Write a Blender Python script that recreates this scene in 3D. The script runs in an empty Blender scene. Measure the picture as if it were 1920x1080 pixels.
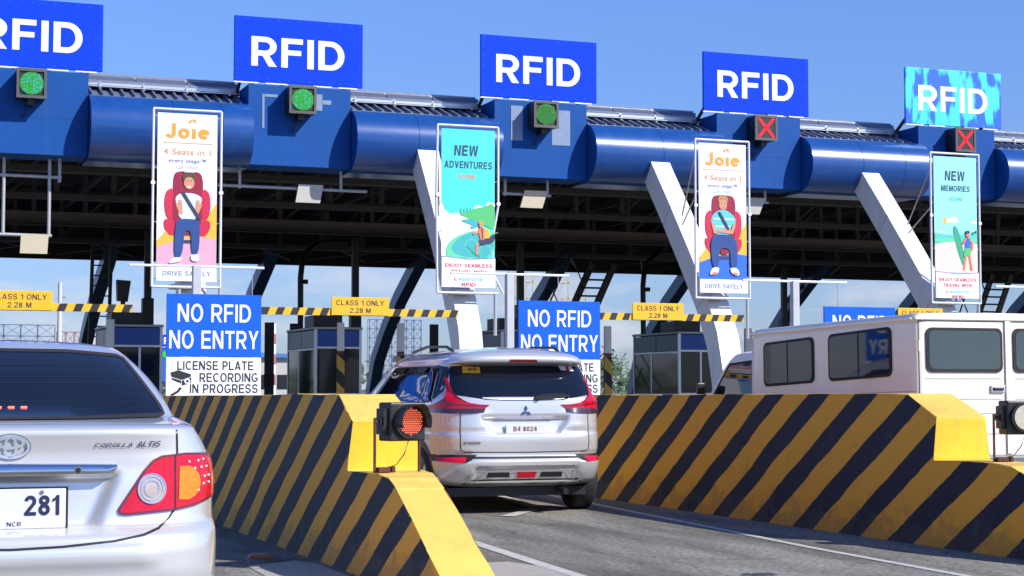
import bpy, bmesh, math, random
from mathutils import Vector, Matrix
from mathutils.bvhtree import BVHTree
random.seed(7)
SC = bpy.context.scene
COL = SC.collection
R = math.radians
PI = math.pi

# ------------------------------------------------------------------ camera
cd = bpy.data.cameras.new('camera'); cam = bpy.data.objects.new('camera', cd); COL.objects.link(cam)
YAW, PITCH, EYE = R(20.85), R(3.33), 1.22
cam.location = (0, 0, EYE)
cam.rotation_euler = (PI/2 + PITCH, 0, -YAW)
cd.sensor_width = 36.0; cd.lens = 36*3254/1920; cd.clip_start = 0.1; cd.clip_end = 6000
SC.camera = cam
# ------------------------------------------------------------------ light
SUN_DIR = Vector((0.82, -1.0, 0.98)).normalized()          # towards the sun
EL = math.asin(SUN_DIR.z); AZ = math.atan2(SUN_DIR.x, SUN_DIR.y)
sl = bpy.data.lights.new('sun', 'SUN'); sl.energy = 4.9; sl.angle = R(0.53); sl.color = (1.0, 0.955, 0.88)
so = bpy.data.objects.new('sun', sl); COL.objects.link(so); so.location = (20, -30, 40)
so.rotation_euler = (-SUN_DIR).to_track_quat('-Z', 'Y').to_euler()
W = bpy.data.worlds.new('World'); SC.world = W; W.use_nodes = True
nt = W.node_tree; nt.nodes.clear()
wo = nt.nodes.new('ShaderNodeOutputWorld'); bg = nt.nodes.new('ShaderNodeBackground')
sky = nt.nodes.new('ShaderNodeTexSky'); sky.sky_type = 'NISHITA'; sky.sun_disc = False
sky.sun_elevation = EL; sky.sun_rotation = AZ; sky.air_density = 1.0; sky.dust_density = 0.3; sky.ozone_density = 2.5
bg.inputs['Strength'].default_value = 0.15
# thin bright cloud banks low over the horizon
tc = nt.nodes.new('ShaderNodeTexCoord'); mp = nt.nodes.new('ShaderNodeMapping'); mp.inputs['Scale'].default_value = (7, 7, 22)
nz = nt.nodes.new('ShaderNodeTexNoise'); nz.inputs['Scale'].default_value = 1.6; nz.inputs['Detail'].default_value = 6; nz.inputs['Roughness'].default_value = 0.55
rp = nt.nodes.new('ShaderNodeValToRGB'); rp.color_ramp.elements[0].position = 0.46; rp.color_ramp.elements[1].position = 0.66
sx = nt.nodes.new('ShaderNodeSeparateXYZ'); hr = nt.nodes.new('ShaderNodeMapRange')
hr.inputs['From Min'].default_value = 0.11; hr.inputs['From Max'].default_value = 0.03; hr.inputs['To Min'].default_value = 0; hr.inputs['To Max'].default_value = 0.85
mu = nt.nodes.new('ShaderNodeMath'); mu.operation = 'MULTIPLY'
mx = nt.nodes.new('ShaderNodeMix'); mx.data_type = 'RGBA'; mx.inputs['B'].default_value = (4.3, 4.3, 4.8, 1)
hs = nt.nodes.new('ShaderNodeHueSaturation'); hs.inputs['Saturation'].default_value = 1.05; hs.inputs['Hue'].default_value = 0.5
L_ = nt.links.new
L_(tc.outputs['Generated'], mp.inputs[0]); L_(mp.outputs[0], nz.inputs['Vector']); L_(nz.outputs['Fac'], rp.inputs[0])
L_(tc.outputs['Generated'], sx.inputs[0]); L_(sx.outputs['Z'], hr.inputs['Value']); L_(rp.outputs[0], mu.inputs[0]); L_(hr.outputs[0], mu.inputs[1])
er = nt.nodes.new('ShaderNodeValToRGB'); e_ = er.color_ramp.elements; e_[0].position = 0.0; e_[0].color = (0.37, 0.44, 0.68, 1); e_[1].position = 0.24; e_[1].color = (0.60, 0.69, 1.0, 1)
tm = nt.nodes.new('ShaderNodeMix'); tm.data_type = 'RGBA'; tm.blend_type = 'MULTIPLY'; tm.inputs['Factor'].default_value = 1
L_(sx.outputs['Z'], er.inputs[0]); L_(sky.outputs[0], tm.inputs['A']); L_(er.outputs[0], tm.inputs['B']); L_(tm.outputs['Result'], hs.inputs['Color']); L_(hs.outputs[0], mx.inputs['A']); L_(mu.outputs[0], mx.inputs['Factor'])
L_(mx.outputs['Result'], bg.inputs['Color']); L_(bg.outputs[0], wo.inputs[0])
vs = SC.view_settings; vs.view_transform = 'Standard'; vs.look = 'None'; vs.exposure = 0.28; vs.gamma = 1.0; vs.use_curve_mapping = False

# ------------------------------------------------------------------ materials
MATS = {}
def mat(name, col, rough=0.5, metal=0.0, var=0.12, scale=6.0, bump=0.0, bscale=40.0, emit=None, es=1.0, coat=0.0, spec=0.5, dirt=0.0, dirtcol=(0.12, 0.10, 0.08), dscale=2.0, vstreak=False):
    if name in MATS: return MATS[name]
    m = bpy.data.materials.new(name); m.use_nodes = True; t = m.node_tree; n = t.nodes; b = n['Principled BSDF']
    b.inputs['Roughness'].default_value = rough; b.inputs['Metallic'].default_value = metal
    b.inputs['Coat Weight'].default_value = coat; b.inputs['Coat Roughness'].default_value = 0.04
    b.inputs['Specular IOR Level'].default_value = spec
    tc = n.new('ShaderNodeTexCoord')
    c1 = tuple(max(0, x*(1-var)) for x in col) + (1,); c2 = tuple(min(1, x*(1+var)) for x in col) + (1,)
    nz = n.new('ShaderNodeTexNoise'); nz.inputs['Scale'].default_value = scale; nz.inputs['Detail'].default_value = 5
    t.links.new(tc.outputs['Object'], nz.inputs['Vector'])
    mx = n.new('ShaderNodeMix'); mx.data_type = 'RGBA'; mx.inputs['A'].default_value = c1; mx.inputs['B'].default_value = c2
    t.links.new(nz.outputs['Fac'], mx.inputs['Factor']); out = mx.outputs['Result']
    if dirt > 0:
        mp = n.new('ShaderNodeMapping'); mp.inputs['Scale'].default_value = (dscale, dscale, dscale*(0.15 if vstreak else 1))
        t.links.new(tc.outputs['Object'], mp.inputs[0])
        n2 = n.new('ShaderNodeTexNoise'); n2.inputs['Scale'].default_value = 3; n2.inputs['Detail'].default_value = 8; n2.inputs['Roughness'].default_value = 0.65
        t.links.new(mp.outputs[0], n2.inputs['Vector'])
        mr = n.new('ShaderNodeMapRange'); mr.inputs['From Min'].default_value = 0.5; mr.inputs['From Max'].default_value = 0.78; mr.inputs['To Max'].default_value = dirt
        t.links.new(n2.outputs['Fac'], mr.inputs['Value'])
        m2 = n.new('ShaderNodeMix'); m2.data_type = 'RGBA'; m2.inputs['B'].default_value = dirtcol + (1,)
        t.links.new(out, m2.inputs['A']); t.links.new(mr.outputs[0], m2.inputs['Factor']); out = m2.outputs['Result']
    t.links.new(out, b.inputs['Base Color'])
    if bump > 0:
        n3 = n.new('ShaderNodeTexNoise'); n3.inputs['Scale'].default_value = bscale; n3.inputs['Detail'].default_value = 4
        t.links.new(tc.outputs['Object'], n3.inputs['Vector'])
        bp = n.new('ShaderNodeBump'); bp.inputs['Strength'].default_value = bump; bp.inputs['Distance'].default_value = 0.02
        t.links.new(n3.outputs['Fac'], bp.inputs['Height']); t.links.new(bp.outputs[0], b.inputs['Normal'])
    if emit:
        b.inputs['Emission Color'].default_value = tuple(emit) + (1,); b.inputs['Emission Strength'].default_value = es
    MATS[name] = m; return m

sign_blue = mat('sign_blue', (0.003, 0.05, 0.66), 0.7, spec=0.12, var=0.05, scale=3, dirt=0.10, dirtcol=(0.01, 0.10, 0.6))
board_blue = mat('board_blue', (0.012, 0.115, 0.62), 0.7, spec=0.12, var=0.05, dirt=0.08, dirtcol=(0.1, 0.25, 0.7))
fascia_blue = mat('fascia_blue', (0.004, 0.072, 0.30), 0.6, spec=0.2, var=0.10, scale=1.5, dirt=0.40, dirtcol=(0.025, 0.085, 0.25), vstreak=True, bump=0.03, bscale=3)
tube_blue = mat('tube_blue', (0.006, 0.062, 0.26), 0.27, metal=0.05, var=0.12, scale=1.5, dirt=0.35, dirtcol=(0.05, 0.11, 0.3), vstreak=True, bump=0.04, bscale=2.5, coat=0.25)
roof_blue = mat('roof_blue', (0.13, 0.16, 0.25), 0.5, metal=0.2, var=0.15, dirt=0.2, dirtcol=(0.1, 0.11, 0.14))
white_sheet = mat('white_sheet', (0.80, 0.80, 0.80), 0.5, var=0.03, dirt=0.10, dirtcol=(0.45, 0.42, 0.38))
letter_white = mat('letter_white', (0.80, 0.80, 0.80), 0.5, var=0.02)
letter_navy = mat('letter_navy', (0.015, 0.02, 0.07), 0.5, var=0.05)
letter_black = mat('letter_black', (0.02, 0.02, 0.022), 0.5, var=0.05)
white_paint = mat('white_paint', (0.72, 0.72, 0.71), 0.45, var=0.05, dirt=0.30, dirtcol=(0.36, 0.33, 0.29), vstreak=True)
grey_metal = mat('grey_metal', (0.45, 0.46, 0.48), 0.45, metal=0.3, var=0.1, dirt=0.2)
alu = mat('aluminium', (0.62, 0.63, 0.65), 0.35, metal=0.7, var=0.08, dirt=0.15)
solar_cell = mat('solar_cell', (0.10, 0.12, 0.18), 0.25, var=0.15, scale=4, coat=0.3)
for k_, v_ in (('Coat Roughness', 0.16), ('Coat Weight', 0.6)): tube_blue.node_tree.nodes['Principled BSDF'].inputs[k_].default_value = v_
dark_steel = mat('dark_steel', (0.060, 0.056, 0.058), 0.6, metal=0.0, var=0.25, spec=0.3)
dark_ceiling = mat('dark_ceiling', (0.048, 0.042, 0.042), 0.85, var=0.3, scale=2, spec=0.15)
beam_brown = mat('beam_brown', (0.20, 0.165, 0.145), 0.8, var=0.2, spec=0.2)
black_paint = mat('black_paint', (0.018, 0.018, 0.022), 0.45, var=0.2)
black_plastic = mat('black_plastic', (0.016, 0.016, 0.018), 0.42, var=0.2, bump=0.05, bscale=60)
rubber = mat('rubber', (0.018, 0.018, 0.019), 0.8, var=0.25, bump=0.2, bscale=50)
cream = mat('cream_panel', (0.62, 0.55, 0.40), 0.5, var=0.05)
grey_panel = mat('grey_panel', (0.55, 0.53, 0.48), 0.5, var=0.05)
yellow_sheet = mat('yellow_sheet', (0.85, 0.46, 0.012), 0.5, var=0.05)
concrete = mat('concrete', (0.30, 0.29, 0.27), 0.9, var=0.18, dirt=0.4, bump=0.2)
rust = mat('rusty_iron', (0.07, 0.022, 0.018), 0.7, var=0.3)
silver = mat('silver_paint', (0.75, 0.75, 0.755), 0.28, metal=0.5, var=0.015, scale=2, coat=1.0)
silver2 = mat('silver_paint_bright', (0.72, 0.72, 0.73), 0.28, metal=0.5, var=0.015, scale=2, coat=1.0)
van_white = mat('van_white', (0.88, 0.81, 0.70), 0.32, var=0.03, coat=0.5, dirt=0.12, dirtcol=(0.6, 0.54, 0.48))
glass_navy = mat('dark_glass', (0.006, 0.009, 0.018), 0.03, var=0.1, coat=0.0, spec=0.5)
glass_grey = mat('grey_glass', (0.035, 0.055, 0.062), 0.04, var=0.15, coat=1.0)
chrome = mat('chrome', (0.75, 0.77, 0.80), 0.10, metal=1.0, var=0.02)
lamp_red = mat('lamp_red', (0.58, 0.004, 0.028), 0.12, var=0.35, scale=22, coat=0.5, spec=0.3, bump=0.08, bscale=110)
lamp_dark = mat('lamp_dark_red', (0.16, 0.008, 0.012), 0.12, var=0.15, scale=20, coat=1.0)
lamp_amber = mat('lamp_amber', (0.80, 0.22, 0.01), 0.15, var=0.40, scale=60, coat=0.4, bump=0.15, bscale=90)
lamp_clear = mat('lamp_clear', (0.46, 0.37, 0.35), 0.15, var=0.3, scale=45, coat=0.4, bump=0.15, bscale=80)
plate_white = mat('plate_white', (0.66, 0.67, 0.68), 0.4, var=0.03)
leaf = mat('leaf_green', (0.05, 0.085, 0.035), 0.7, var=0.6, scale=1.5)
bark = mat('bark', (0.08, 0.06, 0.045), 0.9, var=0.3)

# ------------------------------------------------------------------ mesh helpers
class M:
    def __init__(s): s.v = []; s.f = []; s.mi = []; s.sm = []
    def add(s, vs, fs, mi=0, smooth=False):
        o = len(s.v); s.v += [tuple(v) for v in vs]
        for f in fs: s.f.append(tuple(i+o for i in f)); s.mi.append(mi); s.sm.append(smooth)
        return s
    def box(s, x0, x1, y0, y1, z0, z1, mi=0):
        return s.hexa([(x0,y0,z0),(x1,y0,z0),(x1,y1,z0),(x0,y1,z0),(x0,y0,z1),(x1,y0,z1),(x1,y1,z1),(x0,y1,z1)], mi)
    def hexa(s, p, mi=0):
        return s.add(p, [(0,3,2,1),(4,5,6,7),(0,1,5,4),(1,2,6,5),(2,3,7,6),(3,0,4,7)], mi)
    def cbox(s, x0, x1, y0, y1, z0, z1, b=0.01, mi=0):
        bm = bmesh.new(); bmesh.ops.create_cube(bm, size=1)
        for v in bm.verts: v.co = Vector(((x0+x1)/2+v.co.x*(x1-x0), (y0+y1)/2+v.co.y*(y1-y0), (z0+z1)/2+v.co.z*(z1-z0)))
        bmesh.ops.bevel(bm, geom=bm.edges[:], offset=b, segments=2, affect='EDGES', profile=0.5)
        return s.bm(bm, mi)
    def bm(s, bm, mi=0, smooth=False, keep=False):
        bm.verts.index_update()
        s.add([v.co.copy() for v in bm.verts], [[v.index for v in f.verts] for f in bm.faces], mi, smooth)
        if not keep: bm.free()
        return s
    def prism(s, poly, a0, a1, axis='y', mi=0):
        n = len(poly)
        def P(p, a):
            if axis == 'y': return (p[0], a, p[1])
            if axis == 'x': return (a, p[0], p[1])
            return (p[0], p[1], a)
        vs = [P(p, a0) for p in poly] + [P(p, a1) for p in poly]
        fs = [tuple(range(n)), tuple(range(2*n-1, n-1, -1))] + [(i, n+i, n+(i+1) % n, (i+1) % n) for i in range(n)]
        return s.add(vs, fs, mi)
    def tube(s, path, r, n=8, mi=0, r1=None, cap=True):
        P = [Vector(p) for p in path]; k = len(P); rings = []
        for i, p in enumerate(P):
            d = (P[min(i+1, k-1)]-P[max(i-1, 0)]).normalized()
            a = Vector((0,0,1)) if abs(d.z) < 0.9 else Vector((1,0,0))
            u = d.cross(a).normalized(); w = d.cross(u)
            rr = r if r1 is None else r+(r1-r)*i/(k-1)
            rings.append([p+u*math.cos(2*PI*j/n)*rr+w*math.sin(2*PI*j/n)*rr for j in range(n)])
        vs = [v for g in rings for v in g]; fs = []
        for i in range(k-1):
            for j in range(n): fs.append((i*n+j, i*n+(j+1) % n, (i+1)*n+(j+1) % n, (i+1)*n+j))
        s.add(vs, fs, mi, n > 5)
        if cap: s.add(rings[0], [tuple(range(n))][::1], mi); s.add(rings[-1], [tuple(range(n-1, -1, -1))], mi)
        return s
    def bar(s, p0, p1, w, h, mi=0):
        p0, p1 = Vector(p0), Vector(p1); d = (p1-p0).normalized()
        a = Vector((0,0,1)) if abs(d.z) < 0.95 else Vector((0,1,0))
        u = d.cross(a).normalized()*w/2; q = u.cross(d).normalized()*h/2
        return s.hexa([p0-u-q, p0+u-q, p1+u-q, p1-u-q, p0-u+q, p0+u+q, p1+u+q, p1-u+q], mi)
    def disc(s, c, r, y0, y1, n=20, mi=0, ry=None):
        return s.prism(ell(c[0], c[1], r, ry or r, n), y0, y1, 'y', mi)
    def build(s, name, mats, parent=None, loc=None, smooth=None, normals=True):
        me = bpy.data.meshes.new(name); me.from_pydata([tuple(v) for v in s.v], [], s.f)
        for m in (mats if isinstance(mats, (list, tuple)) else [mats]): me.materials.append(m)
        for p, mi, sm in zip(me.polygons, s.mi, s.sm): p.material_index = mi; p.use_smooth = sm if smooth is None else smooth
        if normals:
            b = bmesh.new(); b.from_mesh(me); bmesh.ops.recalc_face_normals(b, faces=b.faces); b.to_mesh(me); b.free()
        o = bpy.data.objects.new(name, me); COL.objects.link(o)
        if parent: o.parent = parent
        if loc: o.location = loc
        return o
def ell(cx, cy, rx, ry, n=16, a0=0, a1=2*PI, rot=0):
    full = abs(a1-a0-2*PI) < 1e-6; k = n if full else n+1; o = []
    for i in range(k):
        a = a0+(a1-a0)*i/n; x, y = rx*math.cos(a), ry*math.sin(a)
        o.append((cx+x*math.cos(rot)-y*math.sin(rot), cy+x*math.sin(rot)+y*math.cos(rot)))
    return o
def rrect(x0, x1, z0, z1, r, k=4):
    o = []
    for cx, cz, a in ((x1-r, z1-r, 0), (x0+r, z1-r, PI/2), (x0+r, z0+r, PI), (x1-r, z0+r, 1.5*PI)):
        for i in range(k+1): o.append((cx+r*math.cos(a+PI/2*i/k), cz+r*math.sin(a+PI/2*i/k)))
    return o
def tag(o, label=None, cat=None, group=None, kind=None):
    if label: o['label'] = label
    if cat: o['category'] = cat
    if group: o['group'] = group
    if kind: o['kind'] = kind
    return o
def thing(name, label, cat, loc=(0,0,0), rz=0, group=None):
    o = bpy.data.objects.new(name, None); COL.objects.link(o); o.empty_display_size = 0.2
    o.location = loc; o.rotation_euler = (0,0,rz); return tag(o, label, cat, group)
def structure(name, m, mats, **k):
    return tag(m.build(name, mats, **k), kind='structure')
def copy_tree(src, parent=None):
    c = src.copy(); COL.objects.link(c); c.parent = parent
    for ch in list(src.children): copy_tree(ch, c)
    return c
# ------------------------------------------------------------------ sign lettering: plain grotesque capitals drawn as outlines
def arcp(cx, cy, rx, ry, a0, a1, n=12):
    return [(cx+rx*math.cos(R(a0+(a1-a0)*i/n)), cy+ry*math.sin(R(a0+(a1-a0)*i/n))) for i in range(n+1)]
def glyph(c, t):
    """-> width, list of ('S', path, closed) strokes and ('P', polygon)"""
    h = t/2; W = .68
    if c == ' ': return .28, []
    if c == '.': return t*1.2, [('P', [(0,0),(t*1.1,0),(t*1.1,t*1.1),(0,t*1.1)])]
    if c == '!': return t*1.3, [('P', [(0,0),(t*1.1,0),(t*1.1,t),(0,t)]), ('P', [(0,t*1.5),(t*1.1,t*1.5),(t*1.2,1),(-t*.1,1)])]
    if c == 'I': return t, [('P', [(0,0),(t,0),(t,1),(0,1)])]
    if c == 'F': W = .60; return W, [('P', [(0,0),(t,0),(t,.5-h*.8),(W*.92,.5-h*.8),(W*.92,.5+h*1.1),(t,.5+h*1.1),(t,1-t),(W,1-t),(W,1),(0,1)])]
    if c == 'E': W = .64; return W, [('P', [(0,0),(W,0),(W,t),(t,t),(t,.51-h),(W*.93,.51-h),(W*.93,.51+h),(t,.51+h),(t,1-t),(W*.98,1-t),(W*.98,1),(0,1)])]
    if c == 'L': W = .58; return W, [('P', [(0,0),(W,0),(W,t),(t,t),(t,1),(0,1)])]
    if c == 'T': W = .64; return W, [('P', [(W/2-h,0),(W/2+h,0),(W/2+h,1-t),(W,1-t),(W,1),(0,1),(0,1-t),(W/2-h,1-t)])]
    if c == 'H': return W, [('P', [(0,0),(t,0),(t,.52-h),(W-t,.52-h),(W-t,0),(W,0),(W,1),(W-t,1),(W-t,.52+h),(t,.52+h),(t,1),(0,1)])]
    if c == 'N': W = .72; k = t*1.18; return W, [('P', [(0,0),(t,0),(t,.70),(W-k,0),(W,0),(W,1),(W-t,1),(W-t,.30),(k,1),(0,1)])]
    if c == 'M': W = .84; return W, [('P', [(0,0),(t,0),(t,.74),(W/2-h*.9,0),(W/2+h*.9,0),(W-t,.74),(W-t,0),(W,0),(W,1),(W-t*1.45,1),(W/2,.30),(t*1.45,1),(0,1)])]
    if c == 'V': W = .70; y = (W/2-1.05*t)/(W/2-.52*t); return W, [('P', [(0,1),(t*1.05,1),(W/2,1-y),(W-t*1.05,1),(W,1),(W/2+.52*t,0),(W/2-.52*t,0)])]
    if c == 'A':
        W = .74; y = (W/2-1.05*t)/(W/2-.52*t); s = 1/(W/2-.52*t); b0, b1 = .20, .20+t*.92
        return W, [('P', [(0,0),(t*1.05,0),(W/2,y),(W-t*1.05,0),(W,0),(W/2+.52*t,1),(W/2-.52*t,1)]), ('P', [(t*1.05+b0/s-.01,b0),(W-t*1.05-b0/s+.01,b0),(W-t*1.05-b1/s+.01,b1),(t*1.05+b1/s-.01,b1)])]
    if c == 'W': W = .98; q = W/4; return W, [('P', [(0,1),(t*1.05,1),(q+.02,.27),(W/2-h*.9,1),(W/2+h*.9,1),(W-q-.02,.27),(W-t*1.05,1),(W,1),(W-q+h*1.0,0),(W-q-h*1.0,0),(W/2,.70),(q+h*1.0,0),(q-h*1.0,0)])]
    if c == 'Y': W = .70; return W, [('P', [(0,1),(t*1.15,1),(W/2,.57),(W-t*1.15,1),(W,1),(W/2+h,.40),(W/2+h,0),(W/2-h,0),(W/2-h,.40)])]
    if c == 'X': W = .68; return W, [('P', [(0,0),(t*1.15,0),(W,1),(W-t*1.15,1)]), ('P', [(0,1),(t*1.15,1),(W,0),(W-t*1.15,0)])]
    if c == 'O': W = .78; return W, [('S', arcp(W/2,.5,W/2-h,.515-h,0,360,32)[:-1], True)]
    if c == 'C': W = .73; return W, [('S', arcp(W/2+.01,.5,W/2-h,.515-h,42,318,24), False)]
    if c == 'G': W = .77; return W, [('S', arcp(W/2,.5,W/2-h,.515-h,42,318,24), False), ('P', [(W*.54,.37),(W-t,.37),(W-t,.10),(W-.01,.16),(W-.01,.37+t*.9),(W*.54,.37+t*.9)])]
    if c == 'D': W = .74; return W, [('S', [(h,h),(h,1-h),(W*.46,1-h)]+arcp(W*.46,.5,W*.54-h,.5-h,90,-90,16)[1:-1]+[(W*.46,h)], True)]
    if c in 'PR':
        W = .70 if c == 'R' else .66; yb = .44; ry = (1-h-yb)/2
        S = [('P', [(0,0),(t,0),(t,1),(0,1)]), ('S', [(t-.001,1-h),(W*.55,1-h)]+arcp(W*.55,yb+ry,W*.40-h+.03,ry,90,-90,12)[1:-1]+[(W*.55,yb),(t-.001,yb)], False)]
        if c == 'R': S.append(('P', [(W*.44,yb-h),(W*.44+t*1.0,yb-h+.02),(W,0),(W-t*1.22,0)]))
        return W, S
    if c == 'B':
        W = .68; ym = .53; r1 = (1-h-ym)/2; r2 = (ym-h)/2
        return W, [('P', [(0,0),(t,0),(t,1),(0,1)]), ('S', [(t-.001,1-h),(W*.52,1-h)]+arcp(W*.52,ym+r1,W*.42-h,r1,90,-90,10)[1:-1]+[(W*.52,ym),(t-.001,ym)], False), ('S', [(t-.001,ym),(W*.55,ym)]+arcp(W*.55,h+r2,W*.45-h,r2,90,-90,10)[1:-1]+[(W*.55,h),(t-.001,h)], False)]
    if c == 'S':
        W = .68; ry = (1-t)/4; rx = W/2-h
        return W, [('S', arcp(W/2,1-h-ry+.008,rx*.96,ry+.008,12,270,18)[:-1]+arcp(W/2,h+ry-.004,rx,ry+.008,90,-170,18), False)]
    if c == 'U': W = .70; return W, [('S', [(h,1),(h,.32)]+arcp(W/2,.32,W/2-h,.33-h,180,360,14)[1:-1]+[(W-h,.32),(W-h,1)], False)]
    if c == 'J': W = .56; return W, [('S', [(W-h,1),(W-h,.30)]+arcp(W/2-.01,.30,W/2-h+.01,.31-h,0,-165,12)[1:], False)]
    if c == '0': W = .58; return W, [('S', arcp(W/2,.5,W/2-h,.5-h,0,360,28)[:-1], True)]
    if c == '1': W = .36; return W, [('P', [(W-t,0),(W,0),(W,1),(W-t*.85,1),(W-t*1.2,.88),(0,.80),(0,.80-t*.8),(W-t,.76)])]
    if c == '2': W = .60; return W, [('S', arcp(W/2,.70,W/2-h,.30-h,172,-28,16)+[(h*1.35,t*.9)], False), ('P', [(0,0),(W,0),(W,t),(0,t)])]
    if c == '4': W = .62; return W, [('P', [(W*.62,0),(W*.62+t,0),(W*.62+t,1),(W*.62,1)]), ('P', [(0,.21),(W,.21),(W,.21+t*.9),(0,.21+t*.9)]), ('P', [(0,.21+t*.5),(t*.9,.21+t*.5),(W*.62+t*.5,1),(W*.62-t*.35,1)])]
    if c == '8': W = .58; return W, [('S', arcp(W/2,.745,W/2-h-.02,.255-h,0,360,24)[:-1], True), ('S', arcp(W/2,.27+h*.2,W/2-h,.27+h*.2-h,0,360,24)[:-1], True)]
    if c == 'o': W = .64; return W, [('S', arcp(W/2,.34,W/2-h,.35-h,0,360,24)[:-1], True)]
    if c == 'i': return t, [('P', [(0,0),(t,0),(t,.68),(0,.68)])]
    if c == 'e': W = .64; return W, [('S', arcp(W/2,.34,W/2-h,.35-h,0,318,22), False), ('P', [(t*.8,.30),(W-t*.3,.30),(W-t*.3,.30+t*.85),(t*.8,.30+t*.85)])]
    return None
OWN = set(' .!IFELTHNMVAWYXOCGDPRBSUJ01248oie')
def stroke_quads(path, h, closed):
    n = len(path); Lq = []; Rq = []
    for i, p in enumerate(path):
        a = path[i-1] if (i > 0 or closed) else None; b = path[(i+1) % n] if (i < n-1 or closed) else None
        def nrm(u, v): 
            dx, dy = v[0]-u[0], v[1]-u[1]; L = math.hypot(dx, dy) or 1; return (-dy/L, dx/L)
        if a is None: nx, ny = nrm(p, b); k = 1
        elif b is None: nx, ny = nrm(a, p); k = 1
        else:
            n1, n2 = nrm(a, p), nrm(p, b); sx_, sy_ = n1[0]+n2[0], n1[1]+n2[1]; L = math.hypot(sx_, sy_) or 1; nx, ny = sx_/L, sy_/L; k = min(1.6, 1/max(.3, nx*n1[0]+ny*n1[1]))
        Lq.append((p[0]+nx*h*k, p[1]+ny*h*k)); Rq.append((p[0]-nx*h*k, p[1]-ny*h*k))
    m = n if closed else n-1
    return [(Lq[i], Rq[i], Rq[(i+1) % n], Lq[(i+1) % n]) for i in range(m)]
def text_geo(s, bold=0.0, extr=0.0, shear=0.0, space=1.0):
    """letters as faces with their bounds; z counts layers so overlapping strokes never share a plane"""
    key = (s, bold, shear, space)
    if key in _tx: return _tx[key]
    if all(c in OWN for c in s):
        t = 0.112+3.0*bold; gap = 0.125*space*(1.0 if t > .15 else 1.15); x = 0; vs = []; fs = []
        for c in s:
            w, items = glyph(c, t)
            for k, it in enumerate(items):
                polys = stroke_quads(it[1], t/2, it[2]) if it[0] == 'S' else [it[1]]
                for p in polys:
                    o = len(vs); vs += [Vector((x+q[0]+shear*q[1], q[1], 0.5+0.12*k)) for q in p]; fs.append(tuple(range(o, o+len(p))))
            x += w+gap
    else:
        cu = bpy.data.curves.new('lettering', 'FONT'); cu.body = s; cu.size = 1; cu.offset = min(bold*0.3, 0.006); cu.resolution_u = 4; cu.shear = shear; cu.align_x = 'CENTER'
        ob = bpy.data.objects.new('lettering', cu); me = ob.to_mesh()
        vs = [v.co.copy()+Vector((0,0,0.5)) for v in me.vertices]; fs = [tuple(p.vertices) for p in me.polygons]
        ob.to_mesh_clear(); bpy.data.objects.remove(ob); bpy.data.curves.remove(cu)
    x0 = min(v.x for v in vs); x1 = max(v.x for v in vs); y0 = min(v.y for v in vs); y1 = max(v.y for v in vs)
    _tx[key] = (vs, fs, x0, x1, y0, y1); return _tx[key]
_tx = {}
def put_text(m, s, cx, cz, w, h, y, mi=0, bold=0.02, depth=0.004, shear=0.0, space=1.0, fn=None):
    """letters fitted into a w x h box centred at (cx, cz), facing -Y, standing just proud of plane y"""
    vs, fs, x0, x1, y0, y1 = text_geo(s, bold, 0, shear, space); o = []
    for v in vs:
        X = cx+((v.x-x0)/(x1-x0)-0.5)*w; Z = cz+((v.y-y0)/(y1-y0)-0.5)*h; Y = y-0.0006-v.z*depth
        o.append(fn(X, Y, Z) if fn else (X, Y, Z))
    m.add(o, fs, mi); return m
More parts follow.
